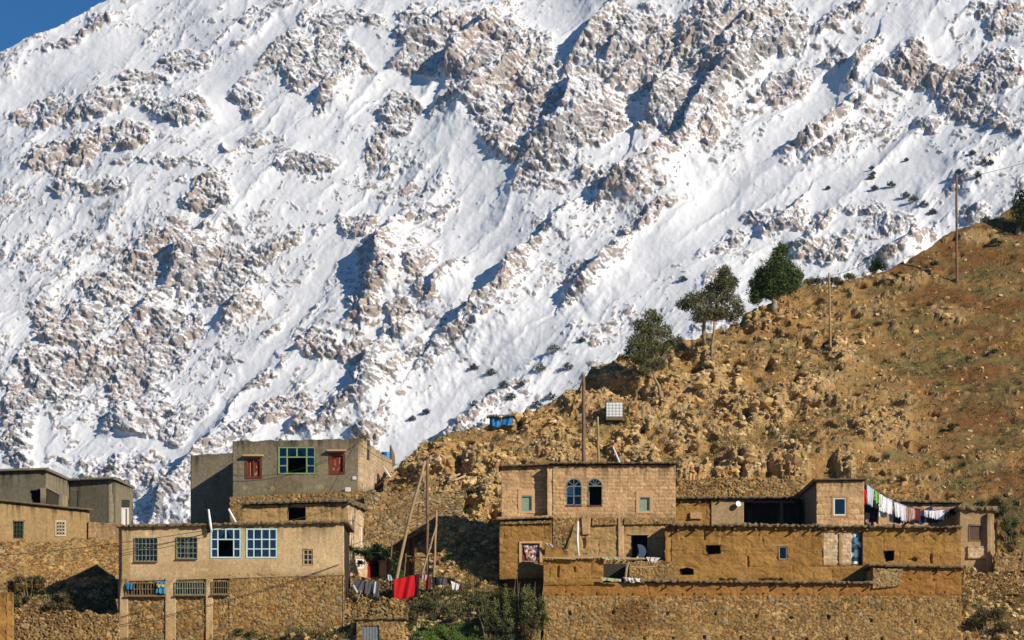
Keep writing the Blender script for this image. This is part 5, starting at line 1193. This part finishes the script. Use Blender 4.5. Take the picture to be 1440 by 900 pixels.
# ================================================================== SMALL STONE HUT
phu = Pl(500,129.0,568,129.0)
t = thing('stone_hut', phu.pt(535,900), 'small stone hut with a grey sheet metal door cut by the bottom edge', 'hut')
relief(t, 'front_wall', (501,872,129), (566,871,129), (568,925,129), (501,925,129), 'stonebig', [rect(509,880,533,926)], seed=161, res=.042)
back_shell(t, phu, 502, 566.5, 873, 3.5, 2.2, 'mud'); slab(t, phu, 496, 572, 872, 871, 2.3, .2, .12, 'mud_dark', 45, .03)
d_ = pbox(t, phu, 509.5,880.5,532.5,925,-.06,-.02,'sheet','door'); mb = MB()
for x in (512,516,520,524,528): phu.box(mb, x,881,x+1.4,925,-.02,.0)
mb.build('door_rib', M['galv'], d_)

# ================================================================== WASHING
cw = {'w':(.66,.66,.68),'lb':(.42,.55,.6),'r':(.5,.02,.03),'g':(.2,.42,.08),'k':(.015,.014,.02),'gy':(.09,.085,.095),'dr':(.14,.025,.02),'nv':(.02,.03,.09),'pk':(.5,.3,.3),'t':(.3,.21,.13),'lv':(.6,.58,.68),'tq':(.1,.36,.4)}
pw = Pl(1215,136.2,1350,138.6); pw2 = Pl(1215,137.2,1350,138.9)
ropeA = [P(1216,676,136.1), P(1230,688,136.4), P(1255,703,136.8), P(1275,711.5,137.2), P(1292,716,137.5), P(1312,718,137.9), P(1345,714,138.5)]
tube_thing('clothes_line', ropeA, .015, 'cable', 'washing line sloping down from the block room to the low plastered building', 'clothes line', n=5)
tube_thing('clothes_line', [P(1216,700,137), P(1250,716,137.3), P(1290,722,137.9), P(1312,711,138.6), P(1318,709,139.2)], .015, 'cable', 'second washing line sagging behind the first on the roof', 'clothes line', n=5)
front = [  # TL x,y TR x,y  bottoms y, colour, label
 ((1219,680),(1228,688),(1226,706),(1219,700),'lb','pale blue shirt at the top of the washing line'),
 ((1215,688),(1219,690),(1221,704),(1216,703),'r','red garment beside the block room wall'),
 ((1230,689),(1236,693),(1236,704),(1232,703),'g','green garment high on the washing line'),
 ((1235,693),(1241,697),(1243,712),(1236,706),'w','narrow white garment right of the green one'),
 ((1241,697),(1254,703),(1253,718),(1242,714),'w','large white sheet in the middle of the sloping line'),
 ((1257,705),(1265,708),(1267,722),(1260,722),'w','white cloth right of the large sheet'),
 ((1265,708),(1273,711),(1273,727),(1267,726),'lv','lilac white cloth next to the white one'),
 ((1275,711),(1281,714),(1281,727),(1275,728),'t','tan garment on the lower part of the line'),
 ((1281,714),(1286,715),(1285,727),(1280,726),'pk','pink and grey garment beside the tan one'),
 ((1286,715),(1293,716),(1292,728),(1287,729),'dr','dark red garment where the line turns flat'),
 ((1300,717),(1304,717),(1303,725),(1301,725),'w','tiny white garment right of the dark red one'),
 ((1307,718),(1314,718),(1313,727),(1308,726),'w','small white shirt between the dark garments'),
 ((1316,718),(1326,717),(1326,728),(1317,728),'lv','pale rectangular towel near the right end of the line'),
 ((1327,718),(1335,716),(1334,726),(1328,724),'gy','dark grey garment right of the pale towel'),
 ((1335,716),(1343,714.5),(1343,722),(1336,724),'k','black garment at the right end of the line')]
for k, (tl,tr,br,bl,c_c,l) in enumerate(front):
    br = (br[0]+1, br[1]+(br[1]-tr[1])*(.42 if k < 8 else .3)); bl = (bl[0]-.8, bl[1]+(bl[1]-tl[1])*(.36 if k < 8 else .3)); tl = (tl[0]-.5, tl[1]); tr = (tr[0]+.9, tr[1])
    sheet('hanging_garment', pw, (tl,tr,br,bl), .02, cmat(cw[c_c]), l, 'garment', 'washing hung on the roof lines', .05, 5, 12, k)
rear = [((1217,703),(1236,704),(1234,735),(1218,730),'k','big black garment below the pale blue shirt'),((1236,712),(1248,716),(1248,728),(1236,727),'w','cream shorts below the large white sheet'),
 ((1217,720),(1226,723),(1224,737),(1217,736),'pk','patterned pink cloth low beside the block room'),((1249,716),(1256,718),(1256,735),(1250,733),'lb','light blue jeans below the white sheet'),
 ((1256,718),(1272,722),(1271,736),(1257,736),'nv','navy garment hanging low right of the jeans'),((1272,724),(1290,724),(1289,735),(1273,736),'k','black garment hanging low under the tan one'),
 ((1290,721),(1309,711),(1311,733),(1291,736),'nv','long dark navy garment under the dark red one'),((1309,724),(1328,727),(1322,732),(1310,735),'k','black trousers under the small white shirt'),
 ((1254,703),(1257.5,704),(1259,722),(1256,722),'k','narrow black strip of cloth between two white cloths')]
for k, (tl,tr,br,bl,c_c,l) in enumerate(rear):
    if k in (0,5,6,7): bl = (bl[0]-1, bl[1]+1.5); br = (br[0]+2, br[1]+1.5); tl = (tl[0]-1, tl[1]); tr = (tr[0]+2, tr[1])
    sheet('hanging_garment', pw2, (tl,tr,br,bl), .25 if k == 8 else .0, cmat(cw[c_c]), l, 'garment', 'washing hung on the roof lines', .06, 4, 12, 40+k)
# courtyard clothes
pq = Pl(480,133.0,660,133.2)
tube_thing('clothes_line', [P(494,816,133.05), P(515,817,133), P(534,817.5,133), P(553,815,133.1)], .014, 'cable', 'washing line holding the grey trousers in front of the red door', 'clothes line', n=5)
tube_thing('clothes_line', [P(553,815,133.1), P(575,810,133), P(600,806,133), P(625,812,133.1), P(650,826,133.3)], .014, 'cable', 'washing line holding the red blanket between the poles', 'clothes line', n=5)
o = sheet('hanging_trousers', pq, ((500,816),(515,817.5),(512,836),(490,830)), .1, cmat(cw['gy'],'grey_cloth'), 'grey trousers with a white stripe, left of the two pairs by the red door', 'trousers', None, .06, 4, 18, 71)
sheet('stripe', pq, ((496,823),(498,822.5),(504,833),(502,834.5)), .2, cmat(cw['w'],'white_stripe'), None, None, parent=o, fold=.01, n=6)
o = sheet('hanging_trousers', pq, ((514,817),(534,818),(533,841),(513,834)), .12, cmat(cw['gy'],'grey_cloth'), 'grey trousers with a white stripe, right of the two pairs by the red door', 'trousers', None, .06, 4, 18, 72)
sheet('stripe', pq, ((527,818.5),(529,818.5),(527.5,836),(525,835.5)), .24, cmat(cw['w'],'white_stripe'), None, None, parent=o, fold=.01, n=6)
o = sheet('red_blanket', pq, ((554,815.5),(590,807),(587,838),(554,848)), .1, cmat((.52,.012,.015),'red_cloth'), 'bright red blanket with a dark border on the washing line', 'blanket', None, .07, 4, 26, 73)
sheet('border', pq, ((553,846),(588,836),(588.5,838.5),(554,849)), .14, cmat((.07,.01,.02),'dark_red_cloth'), None, None, parent=o, fold=.03, n=10)
sheet('border', pq, ((585,808),(590.5,807),(588,838),(584,838)), .15, cmat((.07,.01,.02),'dark_red_cloth'), None, None, parent=o, fold=.03, n=10)
for k,(qd,c_c,l) in enumerate(((((593,806),(601,808),(600,816),(594,817)),'pk','pink and white cloth right of the red blanket'),(((599,808),(606,811),(606,829),(598,829)),'dr','dark red cloth beside the upright pole'),
   (((607,811),(616,812),(618,824),(609,823)),'k','black cloth between the two poles'),(((616,811),(631,812),(628,822),(618,823)),'gy','grey striped cloth right of the poles'),
   (((628,812),(634,815),(636,823),(631,823)),'k','thin dark cloth left of the small white one'),(((634,817),(646,822),(645,830),(636,829)),'w','small white cloth at the right end of the garden line'),
   (((644,821),(649,824),(650,831),(646,830)),'dr','red scrap of cloth ending the garden line'),(((545,808),(550,809),(552,817),(546,815)),'lb','small pale cloth at the foot of the leaning pole'))):
    sheet('hanging_cloth', pq, qd, .05, cmat(cw[c_c]), l, 'cloth', 'small cloths on the garden washing line', .05, 4, 12, 80+k)
o = sheet('blue_cloth', pc, ((178,821),(189,820),(188,830),(179,829)), .2, cmat((.03,.2,.35)), 'blue cloth on the left end of the lower railing of the beige house', 'cloth')
sheet('blue_cloth', pc, ((222,818),(234,818),(233,836),(220,834)), .22, cmat((.05,.25,.42)), 'blue cloth on the right end of the lower railing of the beige house', 'cloth', seed=3)
sheet('yellow_cloth', pc, ((220,822),(233,822.5),(232,826.5),(221,826)), .28, cmat((.5,.36,.08)), 'yellow cloth lying across the blue cloth on the railing', 'cloth', seed=5)

# ================================================================== POLES, CABLES, THINGS ON THE SLOPE
def pole(label, pts, r, m='pole', cat='pole', name='wooden_pole', group=None):
    mb = MB(); pts = [Vector(p) for p in pts]; n = 9; q = []
    for i in range(n):
        t_ = i/(n-1)*(len(pts)-1); k = min(int(t_), len(pts)-2); q.append(pts[k].lerp(pts[k+1], t_-k)+Vector((.012*math.sin(i*2.1+pts[0].x*3),0,0)))
    mb.tube(q, [r*.85*(1.1-.25*i/(n-1)) for i in range(n)], 9); o = mb.build(name, M[m], smooth=True); return tag(o, label, cat, group)
pole('long pole leaning to the right, tallest of the poles by the red blanket', [P(551,845,133.6), P(574,735,133.6), P(598,648,133.6)], .105, 'pole')
pole('upright brown pole meeting the leaning pole at its top', [P(601,840,133.8), P(601,646,133.8)], .10, 'pole_red')
pole('thin pole leaning right, crossing the upright poles', [P(592,812,133.2), P(614,738,133.2)], .065, 'pole')
pole('shorter upright pole right of the brown pole', [P(609,838,133.5), P(614,717,133.5)], .075, 'pole')
pole('thin dark post with the vine at the left of the leaning pole', [P(549,835,134), P(551,756,134)], .05, 'wood')
pole('short thin post between the two tall poles and the vine', [P(568,815,134), P(571,778,134)], .045, 'wood', 'post', 'wooden_post')
pole('short dark post in the shadow right of the garden clothes', [P(665,840,133.6), P(665,817,133.6)], .035, 'wood', 'post', 'wooden_post')
pole('stick holding up the left pair of grey trousers', [P(501,850,132.8), P(508,830,132.8)], .03, 'wood_light', 'stick', 'stick')
pole('stick leaning under the right pair of grey trousers', [P(513,848,132.7), P(509,836,132.7)], .03, 'wood_light', 'stick', 'stick')
pole('horizontal rail from the short post to the tall poles', [P(569,782,134.1), P(601,784,134.0)], .04, 'wood', 'rail', 'wooden_rail')
pole('tall red-brown pole rising behind the brick house roof', [P(821,672,143.0), P(820.5,527,143.0)], .13, 'pole_red')
pole('grey pole, shorter of the two behind the brick house roof', [P(842,672,142.6), P(840.5,586,142.6)], .085, 'pole')
t = thing('antenna', P(868,652,141), 'white stick antenna leaning on the brick house roof', 'antenna')
mb = MB(); mb.tube([P(872,652,141), P(867,640,141), P(862,628,141)], [.05,.05,.04], 6); mb.build('mast', M['plastic'], t)
mb = MB(); mb.bar(P(866,652,141), P(876,644,141), .05); mb.bar(P(868,645,141), P(873,651,141), .04); mb.build('bracket', M['galv'], t)
b = hill_point(1346, 398); pole('tall wooden power pole on the reddish slope at right', [b-Vector((0,0,.5)), P(1345,246,b.y)], .10, 'pole_red', 'power pole', 'power_pole'); bp_ = P(1345,250,b.y)
b = hill_point(1168, 488); pole('pale wooden power pole in the middle of the slope', [b-Vector((0,0,.5)), P(1166,384,b.y)], .085, 'pole', 'power pole', 'power_pole'); bq_ = P(1166,388,b.y)
def cable(a, b, sag, label, r=.012, n=24):
    a, b = Vector(a), Vector(b); pts = [a.lerp(b, i/n)-Vector((0,0,sag*4*(i/n)*(1-i/n))) for i in range(n+1)]
    return tube_thing('cable', pts, r, 'cable', label, 'cable', n=5)
cable(bp_, P(1520,196,bp_.y+14), .4, 'overhead cable running off right from the tall power pole', .016)
cable(bp_, bq_, 1.2, 'overhead cable between the two power poles on the slope', .014)
cable(bq_, P(820.5,532,143), 1.0, 'overhead cable from the pale power pole to the pole behind the brick house', .014)
cable(P(820.5,532,143), P(601,652,133.8), .8, 'overhead cable from behind the brick house to the garden poles', .014)
cable(P(613,720,133.5), P(168,868,130.2), .35, 'cable crossing low over the beige house facade from the garden poles', .016)
cable(P(478,793,130.3), P(168,879,130.2), .25, 'lower cable crossing the stone footing of the beige house', .016)
cable(P(293,745,130.1), P(-40,784,128.5), .15, 'upper cable from the black box to the left edge', .015)
cable(P(293,749,130.1), P(160,775,130.0), .1, 'short cable under the upper one left of the black box', .015)
cable(P(297,742,130.1), P(601,652,133.8), .9, 'cable from the beige house roof up to the garden poles', .014)
cable(P(600,655,133.8), P(503,622,140.9), .5, 'cable from the garden poles to the concrete house corner', .012)
cable(P(503,624,140.9), P(327,668,141.7), .6, 'cable slack across the front of the concrete house', .012)

# white liquid tank in its cage
b = hill_point(863, 592); s = b.y/F; t = thing('water_tank', b, 'white caged water tank standing on the slope above the brick house', 'tank')
w2 = 12*s; z0 = P(0,590,b.y).z; z1 = P(0,568,b.y).z; xc = P(863.5,0,b.y).x; yc = b.y-.35
mb = MB(); mb.box((xc-w2+.03, yc-w2+.03, z0+.08), (xc+w2-.03, yc+w2-.03, z1-.03)); mb.build('tank_body', M['plastic'], t)
mb = MB(); mb.box((xc-w2, yc-w2, z0-.12), (xc+w2, yc+w2, z0+.08)); mb.build('pallet', M['wood'], t)
cg = MB(); k6 = 5
for i in range(k6+1):
    q_ = -w2+2*w2*i/k6
    for s_ in (-1,1):
        cg.bar((xc+q_, yc+s_*w2, z0+.05), (xc+q_, yc+s_*w2, z1), .011); cg.bar((xc+s_*w2, yc+q_, z0+.05), (xc+s_*w2, yc+q_, z1), .011)
        zz = z0+.05+(z1-z0-.05)*i/k6; cg.bar((xc-w2, yc+s_*w2, zz), (xc+w2, yc+s_*w2, zz), .011); cg.bar((xc+s_*w2, yc-w2, zz), (xc+s_*w2, yc+w2, zz), .011)
cg.build('cage', M['galv'], t)
mb = MB(); mb.tube([(xc,yc,z1-.03),(xc,yc,z1+.06)], .1, 12); mb.build('lid', M['sheet'], t)
# shelter with the blue tarpaulin
b = hill_point(705, 601); Yt = b.y-.2; pt_ = Pl(688,Yt,722,Yt); t = thing('tarpaulin_shelter', pt_.pt(705,601), 'low shelter closed with a bright blue tarpaulin on the ridge', 'shelter')
sheet('tarpaulin', pt_, ((689,586),(721,586),(720,597),(692,600.5)), .0, M['tarp'], None, None, fold=.07, nf=5, n=24, parent=t, sag=.4)
mb = MB(); rr = random.Random(2)
for i in range(22): x = 686+i*1.75; mb.tube([pt_.pt(x+rr.uniform(-.5,.5),585+rr.uniform(-1,.7),.2), pt_.pt(x+rr.uniform(-1,1),583+rr.uniform(-.8,.8),-1.6)], .06, 5)
mb.build('brush_roof', M['mud_dark'], t); pbox(t, pt_, 688.5,587,721.5,600,-1.6,-.15,'mud_dark','wall')
for k,(a_,b_,c_,d_,l) in enumerate(((632,677,648,671,'pale plank lying on the slope above the grey retaining wall, upper of two'),(640,681,655,675,'pale plank lying on the slope above the grey retaining wall, lower of two'))):
    p = hill_point(a_,b_); q = hill_point(c_,d_); mb = MB(); mb.bar(p+Vector((0,-.25,.15)), q+Vector((0,-.25,.15)), .1, .05); tag(mb.build('plank', M['wood_light']), l, 'plank')
b = hill_point(780,596); tag(stones('white_sack', np.array([[b.x,b.y-.2,b.z+.1]]), np.array([.16]), rng, np.array([(.7,.68,.64)])), 'small white sack lying on the slope left of the pole', 'sack')

# ================================================================== BOULDERS AND SHRUBS NEAR THE HOUSES
BR = [(1385,820,14,'dark boulder in the rubble below the small beige house'),(1398,812,9,'round boulder right of the dark boulder below the small beige house'),(504,862,9,'upright pale slab of rock above the stone hut'),(520,858,8,'round pale rock beside the upright slab above the hut'),
 (1050,648,14,'large tan boulder above the dark gallery opening'),(1112,652,15,'large tan boulder above the block room'),(1190,655,9,'tall jagged orange rock above the washing line'),(985,545,11,'tan boulder in the middle of the rocky slope'),(1068,575,16,'biggest tan boulder in the middle of the slope'),
 (1000,515,7,'rock at the foot of the two-trunked tree'),(1078,437,10,'rock at the foot of the dense conifer'),(1182,485,9,'rock right of the pale power pole base'),(726,588,11,'flat slab of rock leaning right of the blue tarpaulin'),(966,598,8,'upright pale rock on the slope right of the white tank'),
 (1335,448,9,'pale rock on the red slope below the tall power pole'),(660,640,13,'large rock at the ridge above the grey retaining wall'),(610,655,11,'rock on the ridge right of the concrete house')]
for k,(px,py,r,l) in enumerate(BR):
    b = hill_point(px,py); s = b.y/F; rg = np.random.default_rng(200+k)
    me_c = np.array([(b.x,b.y,b.z)]); tt_ = thing('boulder', b, l, 'boulder'); cs = np.array([[b.x+rg.uniform(-.3,.3)*r*s*2, b.y-.1, b.z+rg.uniform(-.1,.5)*r*s] for _ in range(5)])
    stones('rock', cs, np.array([r*s*.8,r*s*.55,r*s*.5,r*s*.4,r*s*.45]), rg, HPAL[[0,1,3,5]], .9, parent=tt_)
SH = [(505,880,12,8,'low scrub left of the stone hut',0),(460,872,18,10,'dry scrub against the stone footing of the beige house',0),(400,885,22,9,'straggly scrub below the beige house',0),(345,890,22,8,'green scrub at the bottom below the blue windows',1),
 (610,850,18,12,'dark scrub under the tall poles',1),(640,862,20,13,'dark leafy scrub right of the tall poles',1),(585,868,14,9,'reddish dry scrub below the red blanket',2),(672,878,16,12,'tangled scrub right of the green grass',1),
 (740,850,34,52,'tall feathery bush against the corner of the stone building',3),(712,848,26,44,'tall green bush in front of the mud wall with the rag window',3),(690,872,24,26,'dark shrub left of the tall bushes',1),(750,885,26,18,'brown twiggy shrub at the foot of the tall bush',2),(715,888,24,14,'dark scrub at the bottom left of the tall bushes',1),
 (675,850,16,12,'low shrub at the edge of the black shadow',1),(40,820,24,18,'dry thorny shrub on the stones under the ochre house',2),(75,845,26,14,'wide dry shrub left of the black shadow',2),(25,848,16,12,'olive shrub beside the mud pillar',1),(105,842,18,9,'green and straw scrub on the bank at left',0),(130,858,20,7,'scrub on top of the bottom left stone wall',2),
 (1385,868,34,22,'large brown shrub at the bottom right corner',2),(1420,745,16,18,'dark green shrub right of the small beige house',1),(1378,715,10,6,'tuft of green on the roof of the small beige house',1),(1410,720,12,8,'green shrub behind the small beige house',1),(1430,770,14,12,'brown shrub above the right rubble wall',2),
 (660,690,20,9,'dry brown bush on the slope above the retaining wall',2),(640,712,14,8,'dry bush left of the brick house',2),(1260,388,10,5,'low shrub on the red slope below the round bush',2),(1310,372,12,5,'dark shrub on the red slope near the ridge',1),(1395,495,10,6,'dark green shrub on the red slope',1),(1400,340,14,6,'dark scrub on the slope under the edge tree',1),
(580,660,14,8,'brown bush just right of the concrete house',2),(1340,600,10,6,'dark green shrub low on the red slope',1)]
SP = [np.array([(.12,.115,.04),(.17,.14,.06),(.09,.10,.035),(.2,.16,.07)]), np.array([(.08,.10,.035),(.11,.12,.045),(.07,.08,.03),(.15,.125,.05)]), np.array([(.14,.095,.045),(.11,.08,.04),(.17,.13,.06),(.08,.07,.03)]), np.array([(.125,.145,.05),(.16,.17,.06),(.09,.11,.035),(.2,.175,.075)])]
for k,(px,py,rx,rz,l,p_) in enumerate(SH):
    b = hill_point(px, py+rz)
    if py > 780 and px > 760: b = P(px, min(py+rz, 905), 130.6 if px < 1352 else hill_point(px,py+rz).y)
    if px == 1378: b = P(1378,716,138)
    s = b.y/F; rg = np.random.default_rng(300+k); t = thing('shrub', b, l, 'shrub'); B_ = []
    nb = 6 if rz < 26 else 34
    for i in range(nb if nb == 6 else 0):
        B_.append((b.x+rg.uniform(-.7,.7)*rx*s, b.y-.25+rg.uniform(-.3,.3)*rx*s, b.z+rz*s*rg.uniform(.3,1.5), rx*s*.42, rx*s*.4, rz*s*rg.uniform(.3,.5)))
    for i in range(0 if nb == 6 else nb):
        q = rg.uniform(-.85,.85); top = rg.uniform(.7,1.75)*(1-.35*abs(q)); B_.append((b.x+q*rx*s, b.y-.3+rg.uniform(-.35,.35)*rx*s, b.z+rz*s*top*.75, rx*s*.2, rx*s*.2, rz*s*.26*top))
    leafcloud('foliage', B_, int(min(16000, 700+22*rx*rz)), .042, rg, SP[p_], t, .1)
    mb = MB()
    for i in range(6 if nb == 6 else 9):
        q = rg.uniform(-.9,.9); top = Vector((b.x+q*rx*s, b.y-.3+rg.uniform(-.5,.3)*rx*s, b.z+rz*s*rg.uniform(1.0,1.95)))
        st_ = Vector((b.x+q*.4*rx*s, b.y-.2, b.z-.1)); mb.tube([st_, st_.lerp(top,.5)+Vector((rg.uniform(-.08,.08),0,.04)), top], [.018,.013,.005], 5)
    mb.build('stem', M['wood_light'] if p_ in (2,3) else M['bark'], t)
# grass patch and scrub undergrowth at the bottom
def band(n, x0, x1, y0, y1):
    out = []
    for _ in range(n):
        p = hill_point(rng.uniform(x0,x1), rng.uniform(y0,y1)); out.append(p[:])
    return np.array(out)
c_ = band(800, 578, 672, 880, 905); tag(blades('grass', c_, 24, .2, .12, rng, np.array([(.10,.19,.03),(.14,.22,.045),(.08,.14,.03),(.16,.17,.06)]), width=.018), 'fresh green grass at the bottom edge', 'grass', kind='stuff')
c_ = np.vstack([band(800, 480, 765, 836, 868), band(330, 680, 765, 868, 905), band(420, 290, 490, 868, 905)]); hs = rng.uniform(.12,.4,len(c_))
tag(blades('undergrowth', c_, 26, hs, hs*.9, rng, np.vstack([SP[0],SP[1],SP[2],SP[1]])*.95, width=.02, dome=True), 'tangled low scrub covering the bank between the houses', 'undergrowth', kind='stuff')
c_ = np.vstack([band(420, -20, 168, 790, 862), band(160, 1352, 1450, 800, 905)]); hs = rng.uniform(.1,.32,len(c_))
tag(blades('weeds', c_, 24, hs, hs, rng, np.vstack([SP[0],SP[2]]), width=.02, dome=True), 'straw coloured weeds on the banks at both edges', 'weeds', kind='stuff')
c_ = np.vstack([band(900, 478, 700, 838, 905), band(450, -20, 168, 790, 865), band(260, 300, 480, 868, 905), band(300, 1352, 1455, 795, 905), band(300,560,700,700,800)])
tag(stones('rubble', c_, .05+.16*rng.random(len(c_))**2, rng, HPAL), 'loose rubble stones on the banks around the houses', 'rubble', kind='stuff')


build_haze()
